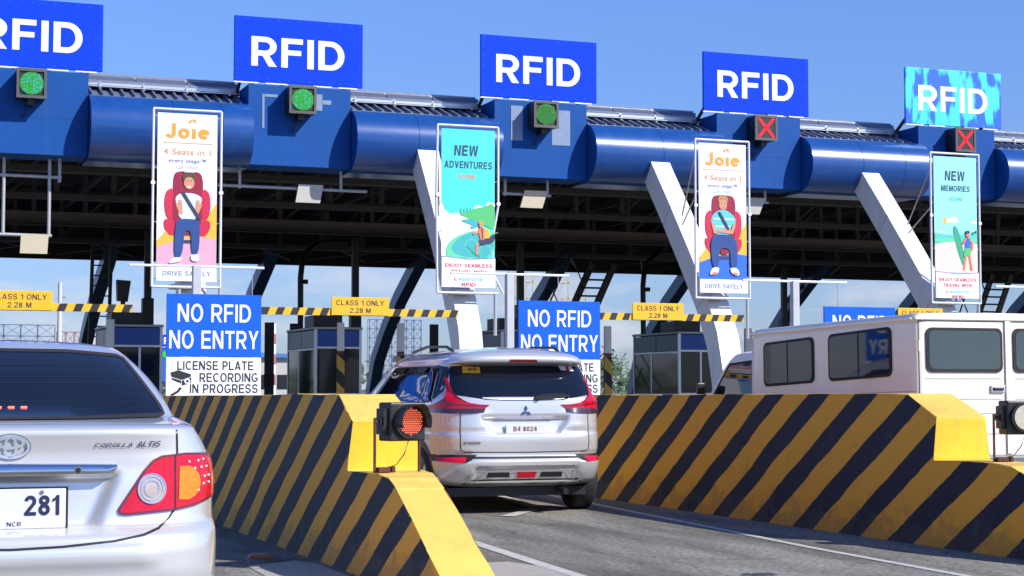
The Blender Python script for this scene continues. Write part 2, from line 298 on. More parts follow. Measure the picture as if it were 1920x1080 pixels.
# ------------------------------------------------------------------ ground, road, markings
def asphalt_mat():
    m = bpy.data.materials.new('asphalt'); m.use_nodes = True; t = m.node_tree; n = t.nodes; b = n['Principled BSDF']; l = t.links.new
    tc = n.new('ShaderNodeTexCoord')
    g = n.new('ShaderNodeTexNoise'); g.inputs['Scale'].default_value = 24; g.inputs['Detail'].default_value = 8; g.inputs['Roughness'].default_value = 0.8
    l(tc.outputs['Object'], g.inputs['Vector'])
    r = n.new('ShaderNodeValToRGB'); e = r.color_ramp.elements; e[0].position = 0.36; e[0].color = (0.075, 0.073, 0.070, 1); e[1].position = 0.66; e[1].color = (0.46, 0.44, 0.385, 1)
    l(g.outputs['Fac'], r.inputs[0])
    mp = n.new('ShaderNodeMapping'); mp.inputs['Scale'].default_value = (1.4, 0.25, 1); mp.inputs['Rotation'].default_value = (0, 0, R(4.5))
    l(tc.outputs['Object'], mp.inputs[0])
    s = n.new('ShaderNodeTexNoise'); s.inputs['Scale'].default_value = 1.1; s.inputs['Detail'].default_value = 7; s.inputs['Roughness'].default_value = 0.6
    l(mp.outputs[0], s.inputs['Vector'])
    r2 = n.new('ShaderNodeValToRGB'); e = r2.color_ramp.elements; e[0].position = 0.38; e[0].color = (0.36, 0.35, 0.33, 1); e[1].position = 0.62; e[1].color = (1, 1, 1, 1)
    l(s.outputs['Fac'], r2.inputs[0])
    mx = n.new('ShaderNodeMix'); mx.data_type = 'RGBA'; mx.blend_type = 'MULTIPLY'; mx.inputs['Factor'].default_value = 0.85
    l(r.outputs[0], mx.inputs['A']); l(r2.outputs[0], mx.inputs['B'])
    # fine cracks
    v = n.new('ShaderNodeTexVoronoi'); v.feature = 'DISTANCE_TO_EDGE'; v.inputs['Scale'].default_value = 0.55
    w = n.new('ShaderNodeTexNoise'); w.inputs['Scale'].default_value = 2.5; w.inputs['Detail'].default_value = 5
    l(tc.outputs['Object'], w.inputs['Vector'])
    ad = n.new('ShaderNodeMix'); ad.data_type = 'RGBA'; ad.inputs['Factor'].default_value = 0.35
    l(tc.outputs['Object'], ad.inputs['A']); l(w.outputs['Color'], ad.inputs['B']); l(ad.outputs['Result'], v.inputs['Vector'])
    cr = n.new('ShaderNodeMapRange'); cr.inputs['From Min'].default_value = 0.0; cr.inputs['From Max'].default_value = 0.012; cr.inputs['To Min'].default_value = 0.55; cr.inputs['To Max'].default_value = 1
    l(v.outputs['Distance'], cr.inputs['Value'])
    m2 = n.new('ShaderNodeMix'); m2.data_type = 'RGBA'; m2.blend_type = 'MULTIPLY'; m2.inputs['Factor'].default_value = 0.7
    l(mx.outputs['Result'], m2.inputs['A']); l(cr.outputs[0], m2.inputs['B'])
    l(m2.outputs['Result'], b.inputs['Base Color']); b.inputs['Roughness'].default_value = 0.9; b.inputs['Specular IOR Level'].default_value = 0.3
    bp = n.new('ShaderNodeBump'); bp.inputs['Strength'].default_value = 0.6; bp.inputs['Distance'].default_value = 0.012
    l(g.outputs['Fac'], bp.inputs['Height']); l(bp.outputs[0], b.inputs['Normal'])
    return m
asphalt = asphalt_mat()
road_white = mat('road_white', (0.50, 0.49, 0.46), 0.8, var=0.15, scale=12, dirt=0.85, dirtcol=(0.20, 0.195, 0.185), dscale=2.2, bump=0.2, bscale=60)
pale_concrete = mat('pale_concrete', (0.36, 0.345, 0.31), 0.9, var=0.15, scale=8, dirt=0.5, dirtcol=(0.2, 0.19, 0.17), bump=0.25)
field = mat('dry_ground', (0.16, 0.15, 0.10), 0.95, var=0.4, scale=0.05)
structure('ground', M().add([(-2500,-600,0),(2500,-600,0),(2500,3500,0),(-2500,3500,0)], [(0,1,2,3)]), field, loc=(0,0,-0.012))
structure('road', M().add([(-40,-40,0),(60,-40,0),(60,140,0),(-40,140,0)], [(0,1,2,3)]), asphalt)
def strip(pts, w, z=0.004):
    m = M(); L = []
    for i, p in enumerate(pts):
        q0 = Vector(pts[max(i-1, 0)]); q1 = Vector(pts[min(i+1, len(pts)-1)]); d = (q1-q0).normalized(); u = Vector((d.y, -d.x))*w/2
        p = Vector(p); L += [(p.x-u.x, p.y-u.y, z), (p.x+u.x, p.y+u.y, z)]
    return m.add(L, [(2*i, 2*i+1, 2*i+3, 2*i+2) for i in range(len(pts)-1)])
def skew(dx): return [(x+dx, y) for x, y in ((6.70, 7.0), (6.83, 9.7), (6.93, 11.7), (7.15, 14.16), (7.44, 17.5), (7.75, 21), (9.6, 42))]
for dx in (0, -4.73, 4.73): structure('lane_line', strip(skew(dx), 0.075), road_white)
for dx in (0, -4.73, 4.73):
    structure('lane_line', strip([(4.30+dx, 8.0), (4.40+dx, 9.6), (4.52+dx, 11.3), (4.66+dx, 13.1), (4.86+dx, 16), (5.3+dx, 21), (7.2+dx, 42)], 0.11), road_white)
structure('pavement_patch', M().add([(3.62,8.2,0.004),(4.28,8.2,0.004),(4.46,11.2,0.004),(4.36,11.55,0.004),(3.9,11.5,0.004),(3.68,10.6,0.004)], [(0,1,2,3,4,5)]), pale_concrete)
structure('pavement_patch', M().add([(2.46,8.6,0.004),(3.05,8.6,0.004),(3.07,11.9,0.004),(2.98,12.15,0.004),(2.58,11.9,0.004)], [(0,1,2,3,4)]), pale_concrete)
structure('lane_line', strip([(5.9, 15.6), (6.6, 16.6), (7.05, 19.4)], 0.14, 0.008), road_white)
def stain(cx, cy, rx, ry, seed):
    q = random.Random(seed); pts = [(cx+rx*math.cos(2*PI*k/22)*q.uniform(.7,1.15), cy+ry*math.sin(2*PI*k/22)*q.uniform(.7,1.15), 0.0025) for k in range(22)]
    structure('oil_stain', M().add(pts, [tuple(range(22))]), mat('oil_stain', (0.055, 0.05, 0.048), 0.6, var=0.5, scale=20))
stain(5.62, 10.18, 0.13, 0.10, 1); stain(5.0, 14.6, 0.05, 0.14, 3)
# orange road stud left of the near barrier
stud = thing('road_stud', 'orange reflective road stud on a grey base beside the left barrier', 'road stud', (2.80, 12.5, 0.0), R(-5))
M().prism([(-0.09,0),(-0.05,0.03),(0.05,0.03),(0.09,0)], -0.05, 0.05, 'y').build('stud_base', concrete, stud)
M().box(-0.075,0.075,-0.056,-0.051,0.004,0.024).build('reflector', mat('orange_reflector', (0.55, 0.13, 0.03), 0.3), stud)

# ------------------------------------------------------------------ striped barriers
def barrier_mats(k, per, ph, name, duty=0.5):
    m = bpy.data.materials.new(name); m.use_nodes = True; t = m.node_tree; n = t.nodes; b = n['Principled BSDF']; l = t.links.new
    def math_(op, a, bb=None):
        x = n.new('ShaderNodeMath'); x.operation = op
        for i, v in enumerate((a, bb)):
            if v is None: continue
            if isinstance(v, (int, float)): x.inputs[i].default_value = v
            else: l(v, x.inputs[i])
        return x.outputs[0]
    tc = n.new('ShaderNodeTexCoord'); s = n.new('ShaderNodeSeparateXYZ'); l(tc.outputs['Object'], s.inputs[0])
    w = n.new('ShaderNodeTexNoise'); w.inputs['Scale'].default_value = 1.6; w.inputs['Detail'].default_value = 3; l(tc.outputs['Object'], w.inputs['Vector'])
    w2 = n.new('ShaderNodeTexNoise'); w2.inputs['Scale'].default_value = 45; w2.inputs['Detail'].default_value = 3; l(tc.outputs['Object'], w2.inputs['Vector'])
    u = math_('ADD', s.outputs['Y'], math_('MULTIPLY', s.outputs['Z'], k))
    u = math_('ADD', u, math_('MULTIPLY', math_('SUBTRACT', w.outputs['Fac'], 0.5), 0.12))
    u = math_('ADD', u, math_('MULTIPLY', math_('SUBTRACT', w2.outputs['Fac'], 0.5), 0.022))
    f = math_('FRACT', math_('DIVIDE', math_('SUBTRACT', u, ph), per))
    black = math_('LESS_THAN', f, duty)
    g = n.new('ShaderNodeTexNoise'); g.inputs['Scale'].default_value = 9; g.inputs['Detail'].default_value = 7; g.inputs['Roughness'].default_value = 0.7; l(tc.outputs['Object'], g.inputs['Vector'])
    def ramp(a, c): 
        x = n.new('ShaderNodeMix'); x.data_type = 'RGBA'; x.inputs['A'].default_value = a+(1,); x.inputs['B'].default_value = c+(1,); l(g.outputs['Fac'], x.inputs['Factor']); return x.outputs['Result']
    mx = n.new('ShaderNodeMix'); mx.data_type = 'RGBA'; l(black, mx.inputs['Factor'])
    l(ramp((0.88, 0.375, 0.030), (0.99, 0.44, 0.036)), mx.inputs['A']); l(ramp((0.016, 0.018, 0.032), (0.026, 0.027, 0.042)), mx.inputs['B'])
    # grime splashed near the foot and chips
    d = n.new('ShaderNodeTexNoise'); d.inputs['Scale'].default_value = 4; d.inputs['Detail'].default_value = 8; d.inputs['Roughness'].default_value = 0.7; l(tc.outputs['Object'], d.inputs['Vector'])
    hz = n.new('ShaderNodeMapRange'); hz.inputs['From Min'].default_value = 0.0; hz.inputs['From Max'].default_value = 0.35; hz.inputs['To Min'].default_value = 0.30; hz.inputs['To Max'].default_value = 0.0; l(s.outputs['Z'], hz.inputs['Value'])
    dd = n.new('ShaderNodeMapRange'); dd.inputs['From Min'].default_value = 0.60; dd.inputs['From Max'].default_value = 0.72; dd.inputs['To Max'].default_value = 0.7; l(math_('ADD', d.outputs['Fac'], hz.outputs[0]), dd.inputs['Value'])
    m2 = n.new('ShaderNodeMix'); m2.data_type = 'RGBA'; m2.inputs['B'].default_value = (0.13, 0.105, 0.08, 1); l(mx.outputs['Result'], m2.inputs['A']); l(math_('MULTIPLY', dd.outputs[0], 0.45), m2.inputs['Factor'])
    l(m2.outputs['Result'], b.inputs['Base Color']); b.inputs['Roughness'].default_value = 0.65; b.inputs['Specular IOR Level'].default_value = 0.3
    bp = n.new('ShaderNodeBump'); bp.inputs['Strength'].default_value = 0.25; bp.inputs['Distance'].default_value = 0.02
    l(d.outputs['Fac'], bp.inputs['Height']); l(bp.outputs[0], b.inputs['Normal'])
    return m
yellow_plain = mat('yellow_wall_paint', (0.82, 0.50, 0.030), 0.6, var=0.07, scale=5, dirt=0.40, vstreak=True, dirtcol=(0.40, 0.26, 0.09), dscale=4, bump=0.25, bscale=14, spec=0.35)
yellow_pale = mat('sun_bleached_yellow', (0.76, 0.50, 0.105), 0.7, var=0.07, scale=5, dirt=0.5, dirtcol=(0.48, 0.33, 0.12), dscale=2.6, bump=0.25, bscale=14, spec=0.3)  # paler yellow for the upward-facing barrier faces
def barrier(x0, k, per, ph, duty, label, seed):
    rr = random.Random(seed)
    root = thing('concrete_barrier', label, 'barrier', (x0+0.32, 14.3, 0), group='yellow and black striped lane barriers')
    prof = [(9.0,-0.02),(9.10,0.02),(10.40,0.60),(10.58,0.655),(10.80,0.672),(11.55,0.662),(11.55,1.00),(11.97,1.18),(13.2,1.180),(15.5,1.163),(19.35,1.145),(19.42,-0.02)]
    bm = bmesh.new()
    vl = [bm.verts.new((0.0+0.115*max(z,0)/1.18, y, z)) for y, z in prof]; vr = [bm.verts.new((0.66-0.125*max(z,0)/1.18-0.20*min(1,max(0,(11.5-y)/0.9))-0.12*min(1,max(0,(10.6-y)/1.2)), y, z)) for y, z in prof]
    n = len(prof); bm.faces.new(vl); bm.faces.new(vr[::-1])
    for i in range(n): bm.faces.new((vl[(i+1) % n], vl[i], vr[i], vr[(i+1) % n]))
    bmesh.ops.recalc_face_normals(bm, faces=bm.faces)
    ed = [e for e in bm.edges if all(v.co.z > -0.01 for v in e.verts)]
    bmesh.ops.bevel(bm, geom=ed, offset=0.022, segments=2, affect='EDGES', profile=0.6, clamp_overlap=True)
    for i in range(26):
        y = 9.3+i*0.4; bmesh.ops.bisect_plane(bm, geom=bm.verts[:]+bm.edges[:]+bm.faces[:], plane_co=(0,y,0), plane_no=(0,1,0))
    for z in (0.2, 0.45, 0.7, 0.95): bmesh.ops.bisect_plane(bm, geom=bm.verts[:]+bm.edges[:]+bm.faces[:], plane_co=(0,0,z), plane_no=(0,0,1))
    for v in bm.verts: v.co += Vector((rr.uniform(-.004,.004), rr.uniform(-.003,.003), rr.uniform(-.004,.004) if v.co.z > 0.05 else 0))
    bmesh.ops.recalc_face_normals(bm, faces=bm.faces)
    me = bpy.data.meshes.new('wall_body')
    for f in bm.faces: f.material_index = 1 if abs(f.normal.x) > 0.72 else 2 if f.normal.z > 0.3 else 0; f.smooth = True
    bm.to_mesh(me); bm.free(); me.set_sharp_from_angle(angle=R(28))
    me.materials.append(yellow_plain); me.materials.append(barrier_mats(k, per, ph, 'hazard_stripes', duty)); me.materials.append(yellow_pale)
    o = bpy.data.objects.new('wall_body', me); COL.objects.link(o); o.parent = root; o.location = (-0.32, -14.3, 0); o.location = (x0-root.location.x, -14.3, 0)
    return root
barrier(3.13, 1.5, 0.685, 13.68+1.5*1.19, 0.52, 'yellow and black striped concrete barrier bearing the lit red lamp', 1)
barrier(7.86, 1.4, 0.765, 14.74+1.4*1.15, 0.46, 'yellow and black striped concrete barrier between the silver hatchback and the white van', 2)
# islands behind the barriers
kerb_yellow = mat('kerb_paint', (0.42, 0.36, 0.24), 0.8, var=0.2, dirt=0.5)
for i in range(-1, 5):
    c = [(3.45,19.5),(4.35,24),(5.15,30.5),(6.1,40),(7.2,52),(7.7,57)]; d = 4.73*i
    poly = [(x-0.75*min(1,0.45+k*.4)+d, y) for k, (x, y) in enumerate(c)] + [(x+0.75*min(1,0.45+k*.4)+d, y) for k, (x, y) in reversed(list(enumerate(c)))]
    structure('island_kerb', M().prism(poly, -0.01, 0.16, 'z'), kerb_yellow)

# ------------------------------------------------------------------ barrier lamps
led_red = mat('led_red', (0.6, 0.08, 0.03), 0.3, emit=(1.0, 0.16, 0.06), es=0.75, var=0.1)
led_back = mat('led_back', (0.05, 0.012, 0.012), 0.4, var=0.2)
def barrier_lamp(x, y, rz, label, lens, leds):
    r = thing('signal_lamp', label, 'signal lamp', (x, y, 0.672), rz, 'round signal lamps on the barrier ends')
    m = M().cbox(-0.125,0.150, 0.0,0.15, 0.205,0.460, 0.012).box(-0.158,-0.125,0.03,0.12,0.25,0.42).box(-0.175,-0.158,0.045,0.105,0.31,0.36); m.build('housing', black_plastic, r)
    cz = 0.335
    h = M(); N = 22                                    # tunnel hood, open below
    for j in range(N):
        a0 = PI*(-0.12)+PI*1.24*j/N; a1 = PI*(-0.12)+PI*1.24*(j+1)/N
        def q(a, rad, yy): return (0.012+rad*math.cos(a), yy, cz+rad*math.sin(a))
        def dep(a): return -0.03-0.135*max(0.62, math.sin(max(0.0, min(PI, a))))
        h.add([q(a0,.112,0), q(a1,.112,0), q(a1,.118,dep(a1)), q(a0,.118,dep(a0)), q(a0,.105,0), q(a1,.105,0), q(a1,.111,dep(a1)), q(a0,.111,dep(a0))], [(0,1,2,3),(7,6,5,4),(3,2,6,7)], 0, True)
    if leds: h.build('hood', black_plastic, r, normals=False)
    M().disc((0.012, cz), 0.112, -0.03, 0.0, 24).build('bezel', black_plastic, r)
    le = M().disc((0.012, cz), 0.094, -0.036, -0.028, 24).build('lens', lens, r)
    if leds:
        d = M()
        for i in range(-6, 7):
            for j in range(-6, 7):
                px = (i+0.5*(j % 2))*0.0165; pz = j*0.0145
                if px*px+pz*pz < 0.088**2: d.disc((0.012+px, cz+pz), 0.0058, -0.040, -0.034, 6)
        tag(d.build('led', led_red, le), kind='stuff')
    for xx in (-0.20, 0.145):
        M().bar((xx, 0.07, 0.0), (xx, 0.07, 0.36), 0.014, 0.014).build('post', rust, r)
    M().bar((-0.2,0.07,0.335),(-0.158,0.07,0.335),0.018,0.018).bar((0.145,0.07,0.335),(0.165,0.07,0.335),0.012,0.012).build('pivot', rust, r)
    M().cbox(-0.19,-0.10,0.03,0.11,0.0,0.035,0.006).cbox(-0.085,-0.055,0.04,0.1,0,0.04,0.006).build('junction_box', rust, r)
    M().tube([(-0.12,0.06,0.03),(-0.06,0.03,0.05),(-0.01,0.01,0.12),(0.03,0.02,0.21)], 0.004, 6).build('cable', mat('brown_cable', (0.20, 0.11, 0.02), 0.6), r)
    return r
barrier_lamp(3.43, 10.96, R(15), 'lit red round signal lamp with a black hood on the left barrier step', led_back, True)
barrier_lamp(8.245, 10.86, R(-10), 'unlit pale round signal lamp in a black housing on the right barrier step', mat('pale_lens', (0.55, 0.52, 0.42), 0.25, var=0.3, scale=30, coat=0.6), False)

# ------------------------------------------------------------------ toll canopy
S = 4.73
can = thing('toll_canopy', 'long toll plaza canopy with blue fascia, bulging blue tubes and dark underside', 'toll plaza', (12.3, 41, 0))
def cbuild(m, name, mt, par=None, **k):
    o = m.build(name, mt, par or can, **k)
    if par is None: o.location = -can.location
    return o
BW = 0.95
bays = list(range(-1, 6))
def bc(i): return 2.83+S*i
ribmesh = None
for i in bays:
    c = bc(i)
    f = M().box(c-BW, c+BW, 30.70, 30.85, 5.26, 6.72).box(c-BW, c+BW, 30.85, 31.5, 6.55, 6.716)
    f.box(c-BW, c-BW+0.06, 30.85, 31.6, 5.26, 6.55).box(c+BW-0.06, c+BW, 30.85, 31.6, 5.26, 6.55).box(c-BW+0.06, c+BW-0.06, 30.85, 31.5, 5.26, 5.32)
    o = cbuild(f, 'fascia_block', fascia_blue)
    if i in (1, 2):
        for q in (((-0.62,-0.38,5.95,6.62),(0.22,0.60,5.90,6.58)) if i == 2 else ((-0.70,-0.66,5.93,6.55),(-0.655,-0.42,6.50,6.55),(0.30,0.415,6.3,6.6),(0.42,0.58,6.42,6.5))):
            cbuild(M().box(c+q[0], c+q[1], 30.692, 30.699, q[2], q[3]), 'patch', mat('pale_patch', (0.20, 0.27, 0.42), 0.5, var=0.15), o).location = (0,0,0)
    elif i in (0, 3, 4):
        cbuild(M().box(c-BW, c+BW, 30.697, 30.70, 5.895, 5.899), 'panel_seam', mat('seam_navy', (0.006, 0.03, 0.16), 0.5), o).location = (0,0,0)
    a, b = c+BW, c+S-BW                                  # tube bay to the right of this block
    prof = [(30.80-0.60*math.sin(t), 5.78+0.58*math.cos(t)) for t in [R(-14+194*j/26) for j in range(27)]]
    cuts = [a, a+1.18, a+2.18, b] if i % 2 else [a, a+1.42, b-0.55, b]
    for k in range(3):
        x0, x1 = cuts[k]+(0.004 if k else 0.0), cuts[k+1]-(0.004 if k < 2 else 0.0)
        m = M(); n = len(prof)
        vs = [(x0, y, z) for y, z in prof]+[(x1, y, z) for y, z in prof]
        m.add(vs, [(j, j+1, n+j+1, n+j) for j in range(n-1)], 0, True)
        inn = [(30.80+(y-30.80)*0.97, 5.78+(z-5.78)*0.97) for y, z in prof]
        m.add([(x0, y, z) for y, z in prof]+[(x0, y, z) for y, z in inn], [(j, j+1, n+j+1, n+j) for j in range(n-1)])
        m.add([(x1, y, z) for y, z in prof]+[(x1, y, z) for y, z in inn], [(j, j+1, n+j+1, n+j) for j in range(n-1)])
        cbuild(m, 'tube_panel', tube_blue, normals=False)
    endp = [(30.80+(y-30.80)*0.985, 5.78+(z-5.78)*0.985) for y, z in prof]+[(31.2, 5.22), (31.2, 6.3)]
    for e0 in (a+0.01, b-0.03): cbuild(M().prism(endp, e0, e0+0.02, 'x'), 'tube_end', tube_blue)
    cbuild(M().box(a, b, 30.8, 31.5, 5.195, 5.205), 'soffit_lip', tube_blue)
    cbuild(M().hexa([(a,30.86,6.33),(b,30.86,6.33),(b,31.62,6.60),(a,31.62,6.60),(a,30.86,6.345),(b,30.86,6.345),(b,31.62,6.615),(a,31.62,6.615)]), 'roof_sheet', roof_blue)
    nr = 15
    for k in range(nr):
        x = a+0.10+k*(b-a-0.2)/(nr-1)
        if ribmesh is None:
            rm = M().hexa([(-0.028,-0.02,0.0),(0.028,-0.02,0.0),(0.028,0.72,0.258),(-0.028,0.72,0.258),(-0.016,-0.02,0.055),(0.016,-0.02,0.055),(0.016,0.72,0.313),(-0.016,0.72,0.313)])
            ro = rm.build('roof_rib', roof_blue, can); ribmesh = ro.data
        else:
            ro = bpy.data.objects.new('roof_rib', ribmesh); COL.objects.link(ro); ro.parent = can
        ro.location = (x-can.location.x, 30.86-can.location.y, 6.346)
    rail = cbuild(M().box(a, b, 31.46, 31.52, 6.66, 6.715).box(a, b, 31.62, 31.68, 6.80, 6.86).box(a,b,31.4,31.9,6.625,6.64), 'solar_rail', alu)
    for k in range(3):
        x0 = a+0.03+k*(b-a-0.06)/3; x1 = x0+(b-a-0.06)/3-0.03
        pn = M().hexa([(x0,31.47,6.72),(x1,31.47,6.72),(x1,31.66,6.865),(x0,31.66,6.865),(x0,31.46,6.735),(x1,31.46,6.735),(x1,31.65,6.88),(x0,31.65,6.88)]).build('solar_panel', solar_cell, rail)
        M().hexa([(x0-0.012,31.45,6.716),(x1+0.012,31.45,6.716),(x1+0.012,31.47,6.731),(x0-0.012,31.47,6.731),(x0-0.012,31.44,6.736),(x1+0.012,31.44,6.736),(x1+0.012,31.46,6.751),(x0-0.012,31.46,6.751)]).hexa([(x0-0.012,31.64,6.866),(x1+0.012,31.64,6.866),(x1+0.012,31.67,6.888),(x0-0.012,31.67,6.888),(x0-0.012,31.63,6.884),(x1+0.012,31.63,6.884),(x1+0.012,31.66,6.906),(x0-0.012,31.66,6.906)]).build('panel_frame', alu, pn)
    for k in range(4):
        x = a+0.3+k*(b-a-0.5)/3
        cbuild(M().box(x-0.02, x+0.02, 31.42, 31.5, 6.60, 6.70), 'rail_bracket', alu, rail).location = (0,0,0)
XL, XR = bc(-1)-3, 52.0
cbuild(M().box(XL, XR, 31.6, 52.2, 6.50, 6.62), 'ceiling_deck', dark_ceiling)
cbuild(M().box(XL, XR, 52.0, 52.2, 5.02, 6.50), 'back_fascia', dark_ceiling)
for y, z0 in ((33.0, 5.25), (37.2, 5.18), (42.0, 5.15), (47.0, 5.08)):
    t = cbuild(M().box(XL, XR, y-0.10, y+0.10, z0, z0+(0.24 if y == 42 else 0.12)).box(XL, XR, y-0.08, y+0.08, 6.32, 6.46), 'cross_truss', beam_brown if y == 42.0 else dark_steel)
    m = None; n = int((XR-XL)/1.18)
    for k in range(n):
        x = XL+0.6+k*1.18
        v = M().box(x-0.05, x+0.05, y-0.05, y+0.05, z0+0.12, 6.32).build('web_post', dark_steel, t)
    for k in range(0, n-1, 2):
        x = XL+0.6+k*1.18; M().bar((x, y, z0+0.15), (x+1.18, y, 6.3), 0.05, 0.05).build('web_brace', dark_steel, t)
for k in range(24):
    x = XL+1+k*2.365
    cbuild(M().box(x-0.06, x+0.06, 31.7, 52.0, 6.30, 6.48), 'purlin', dark_steel)
m = M()
for k in range(24):
    x = XL+1+k*2.365; m.bar((x, 47.2, 5.2), (x+2.2, 51.8, 5.14), 0.04, 0.04)
    m.bar((x+2.2, 47.2, 5.2), (x, 51.8, 5.14), 0.04, 0.04)
cbuild(m, 'wind_brace', dark_steel)
for z in (5.35, 5.42): cbuild(M().tube([(XL, 41.6, z-0.3), (XR, 41.6, z-0.3)], 0.03, 6), 'conduit', dark_steel)
def sweep(path, w, t):
    m = M(); P = [Vector(p) for p in path]; rings = []
    for i, p in enumerate(P):
        d = (P[min(i+1, len(P)-1)]-P[max(i-1, 0)]).normalized(); u = Vector((1,0,0)); q = u.cross(d).normalized()
        u = d.cross(q).normalized()
        rings.append([p-u*w/2-q*t/2, p+u*w/2-q*t/2, p+u*w/2+q*t/2, p-u*w/2+q*t/2])
    for a, b in zip(rings, rings[1:]):
        m.add(a+b, [(0,1,5,4),(1,2,6,5),(2,3,7,6),(3,0,4,7)])
    m.add(rings[0], [(0,1,2,3)]); m.add(rings[-1], [(0,3,2,1)])
    return m
for i in range(-2, 5):
    d = S*i+(0.22 if i == -1 else 0)
    path = [(9.90+d,30.6,5.62),(9.83+d,30.2,5.29),(9.74+d,29.3,4.46),(9.64+d,28.4,3.62),(9.53+d,27.5,2.76),(9.46+d,26.95,2.05),(9.40+d,26.65,1.4),(9.36+d,26.5,0.9),(9.34+d,26.45,0.16)]
    o = cbuild(sweep(path, 0.40, 0.46), 'front_column', white_paint)
    M().box(9.08+d, 9.60+d, 26.15, 26.8, 0.155, 0.30).build('column_foot', concrete, o)
    for k_, z in ((2, 4.46), (4, 2.76)):
        a_, b_ = Vector(path[k_]), Vector(path[k_+1]); sweep([a_, a_.lerp(b_, 0.014)], 0.408, 0.468).build('joint_band', grey_metal, o)
    sm = M()
    for z, yy, xx in ():
        sm.hexa([(xx+d-0.203,yy-0.35,z+0.10),(xx+d+0.203,yy-0.35,z+0.10),(xx+d+0.203,yy+0.22,z-0.30),(xx+d-0.203,yy+0.22,z-0.30),(xx+d-0.203,yy-0.35,z+0.11),(xx+d+0.203,yy-0.35,z+0.11),(xx+d+0.203,yy+0.22,z-0.29),(xx+d-0.203,yy+0.22,z-0.29)])
for i in range(-2, 8):
    d = S*i
    path = [(11.75+d,50.6,5.6),(11.74+d,51.7,5.0),(11.6+d,52.9,4.1),(11.5+d,54.0,3.1),(11.4+d,54.7,2.2),(11.35+d,55.1,1.2),(11.33+d,55.2,0.16)]
    cbuild(sweep(path, 0.36, 0.42), 'rear_column', mat('dark_column', (0.055, 0.08, 0.12), 0.35, metal=0.2, var=0.2))

# ------------------------------------------------------------------ RFID boards and lane signals
def glare_mat():  # cyan streaks are reflected glare painted into the sheeting colour
    m = bpy.data.materials.new('faded_sheeting'); m.use_nodes = True; t = m.node_tree; n = t.nodes; b = n['Principled BSDF']; l = t.links.new
    tc = n.new('ShaderNodeTexCoord'); mp = n.new('ShaderNodeMapping'); mp.inputs['Scale'].default_value = (2.4, 1, 0.75); mp.inputs['Location'].default_value = (2.1, 0, 0.35); l(tc.outputs['Object'], mp.inputs[0])
    z = n.new('ShaderNodeTexNoise'); z.inputs['Scale'].default_value = 1.5; z.inputs['Detail'].default_value = 3; l(mp.outputs[0], z.inputs['Vector'])
    r = n.new('ShaderNodeValToRGB'); e = r.color_ramp.elements; e[0].position = 0.44; e[0].color = (0.012, 0.12, 0.72, 1); e[1].position = 0.53; e[1].color = (0.05, 0.78, 0.80, 1)
    l(z.outputs['Fac'], r.inputs[0]); l(r.outputs[0], b.inputs['Base Color']); b.inputs['Roughness'].default_value = 0.45; return m
rf_lab = ['blue RFID board cut off by the left edge of the photo', 'blue RFID board second from the left, above the middle green lane light', 'blue RFID board above the dimmest green lane light, third from the left', 'plain blue RFID board above a red cross lane light', 'RFID board with faded bright cyan streaks at the far right']
for i in range(5):
    b = thing('rfid_board', rf_lab[i], 'sign', (bc(i), 30.81, 6.78), 0, 'RFID boards along the canopy roof')
    M().cbox(-1.2, 1.2, -0.03, 0.03, 0.0, 1.19, 0.006).build('panel', glare_mat() if i == 4 else sign_blue, b)
    put_text(M(), 'RFID', -0.02, 0.56, 1.74, 0.54, -0.031, bold=0.023).build('lettering', letter_white, b)
    m = M()
    for k in range(13):
        for zz in (0.05, 1.14): m.disc((-1.14+k*0.19, zz), 0.007, -0.036, -0.031, 6)
    for k in range(1, 6):
        for xx in (-1.14, 1.14): m.disc((xx, 0.05+k*0.182), 0.007, -0.036, -0.031, 6)
    tag(m.build('rivet', mat('rivet_blue', (0.12, 0.22, 0.70), 0.5), b), kind='stuff')
    for xx in (-0.85, -0.3, 0.3, 0.85): M().box(xx-0.03, xx+0.03, 0.031, 0.09, -0.16, 1.1).build('support', dark_steel, b)
    for q in ((-1.2,-0.75),(-0.62,-0.22),(0.26,0.62),(0.74,1.1)): M().box(q[0], q[1], -0.02, 0.02, -0.03, -0.004).build('base_rail', letter_white, b)
    M().bar((-1.0,0.05,0.3),(-1.0,0.75,-0.15),0.05,0.05).bar((1.0,0.05,0.3),(1.0,0.75,-0.15),0.05,0.05).build('back_brace', dark_steel, b)
g1 = mat('led_green', (0.01, 0.20, 0.02), 0.4, emit=(0.05, 0.80, 0.06), es=0.50, var=0.1)
g2 = mat('led_cyan', (0.01, 0.20, 0.16), 0.4, emit=(0.12, 0.70, 0.75), es=0.70, var=0.1)
g0 = mat('led_green_dark', (0.01, 0.09, 0.015), 0.5, emit=(0.02, 0.42, 0.03), es=0.22, var=0.1)
g3 = mat('led_green_dim', (0.015, 0.13, 0.015), 0.5, emit=(0.03, 0.40, 0.03), es=0.30, var=0.1)
x1 = mat('led_cross_red', (0.55, 0.01, 0.02), 0.4, emit=(1.0, 0.02, 0.04), es=0.75, var=0.1)
case_grey = mat('signal_case', (0.085, 0.085, 0.08), 0.55, var=0.2)
sg = ['green lane light with bright cyan dots, under the board at the left edge', 'green lane light beneath the second board from the left', 'dim green lane light between two grey patches on the fascia', 'red cross lane light under the plain blue board', 'red cross lane light under the cyan streaked board']
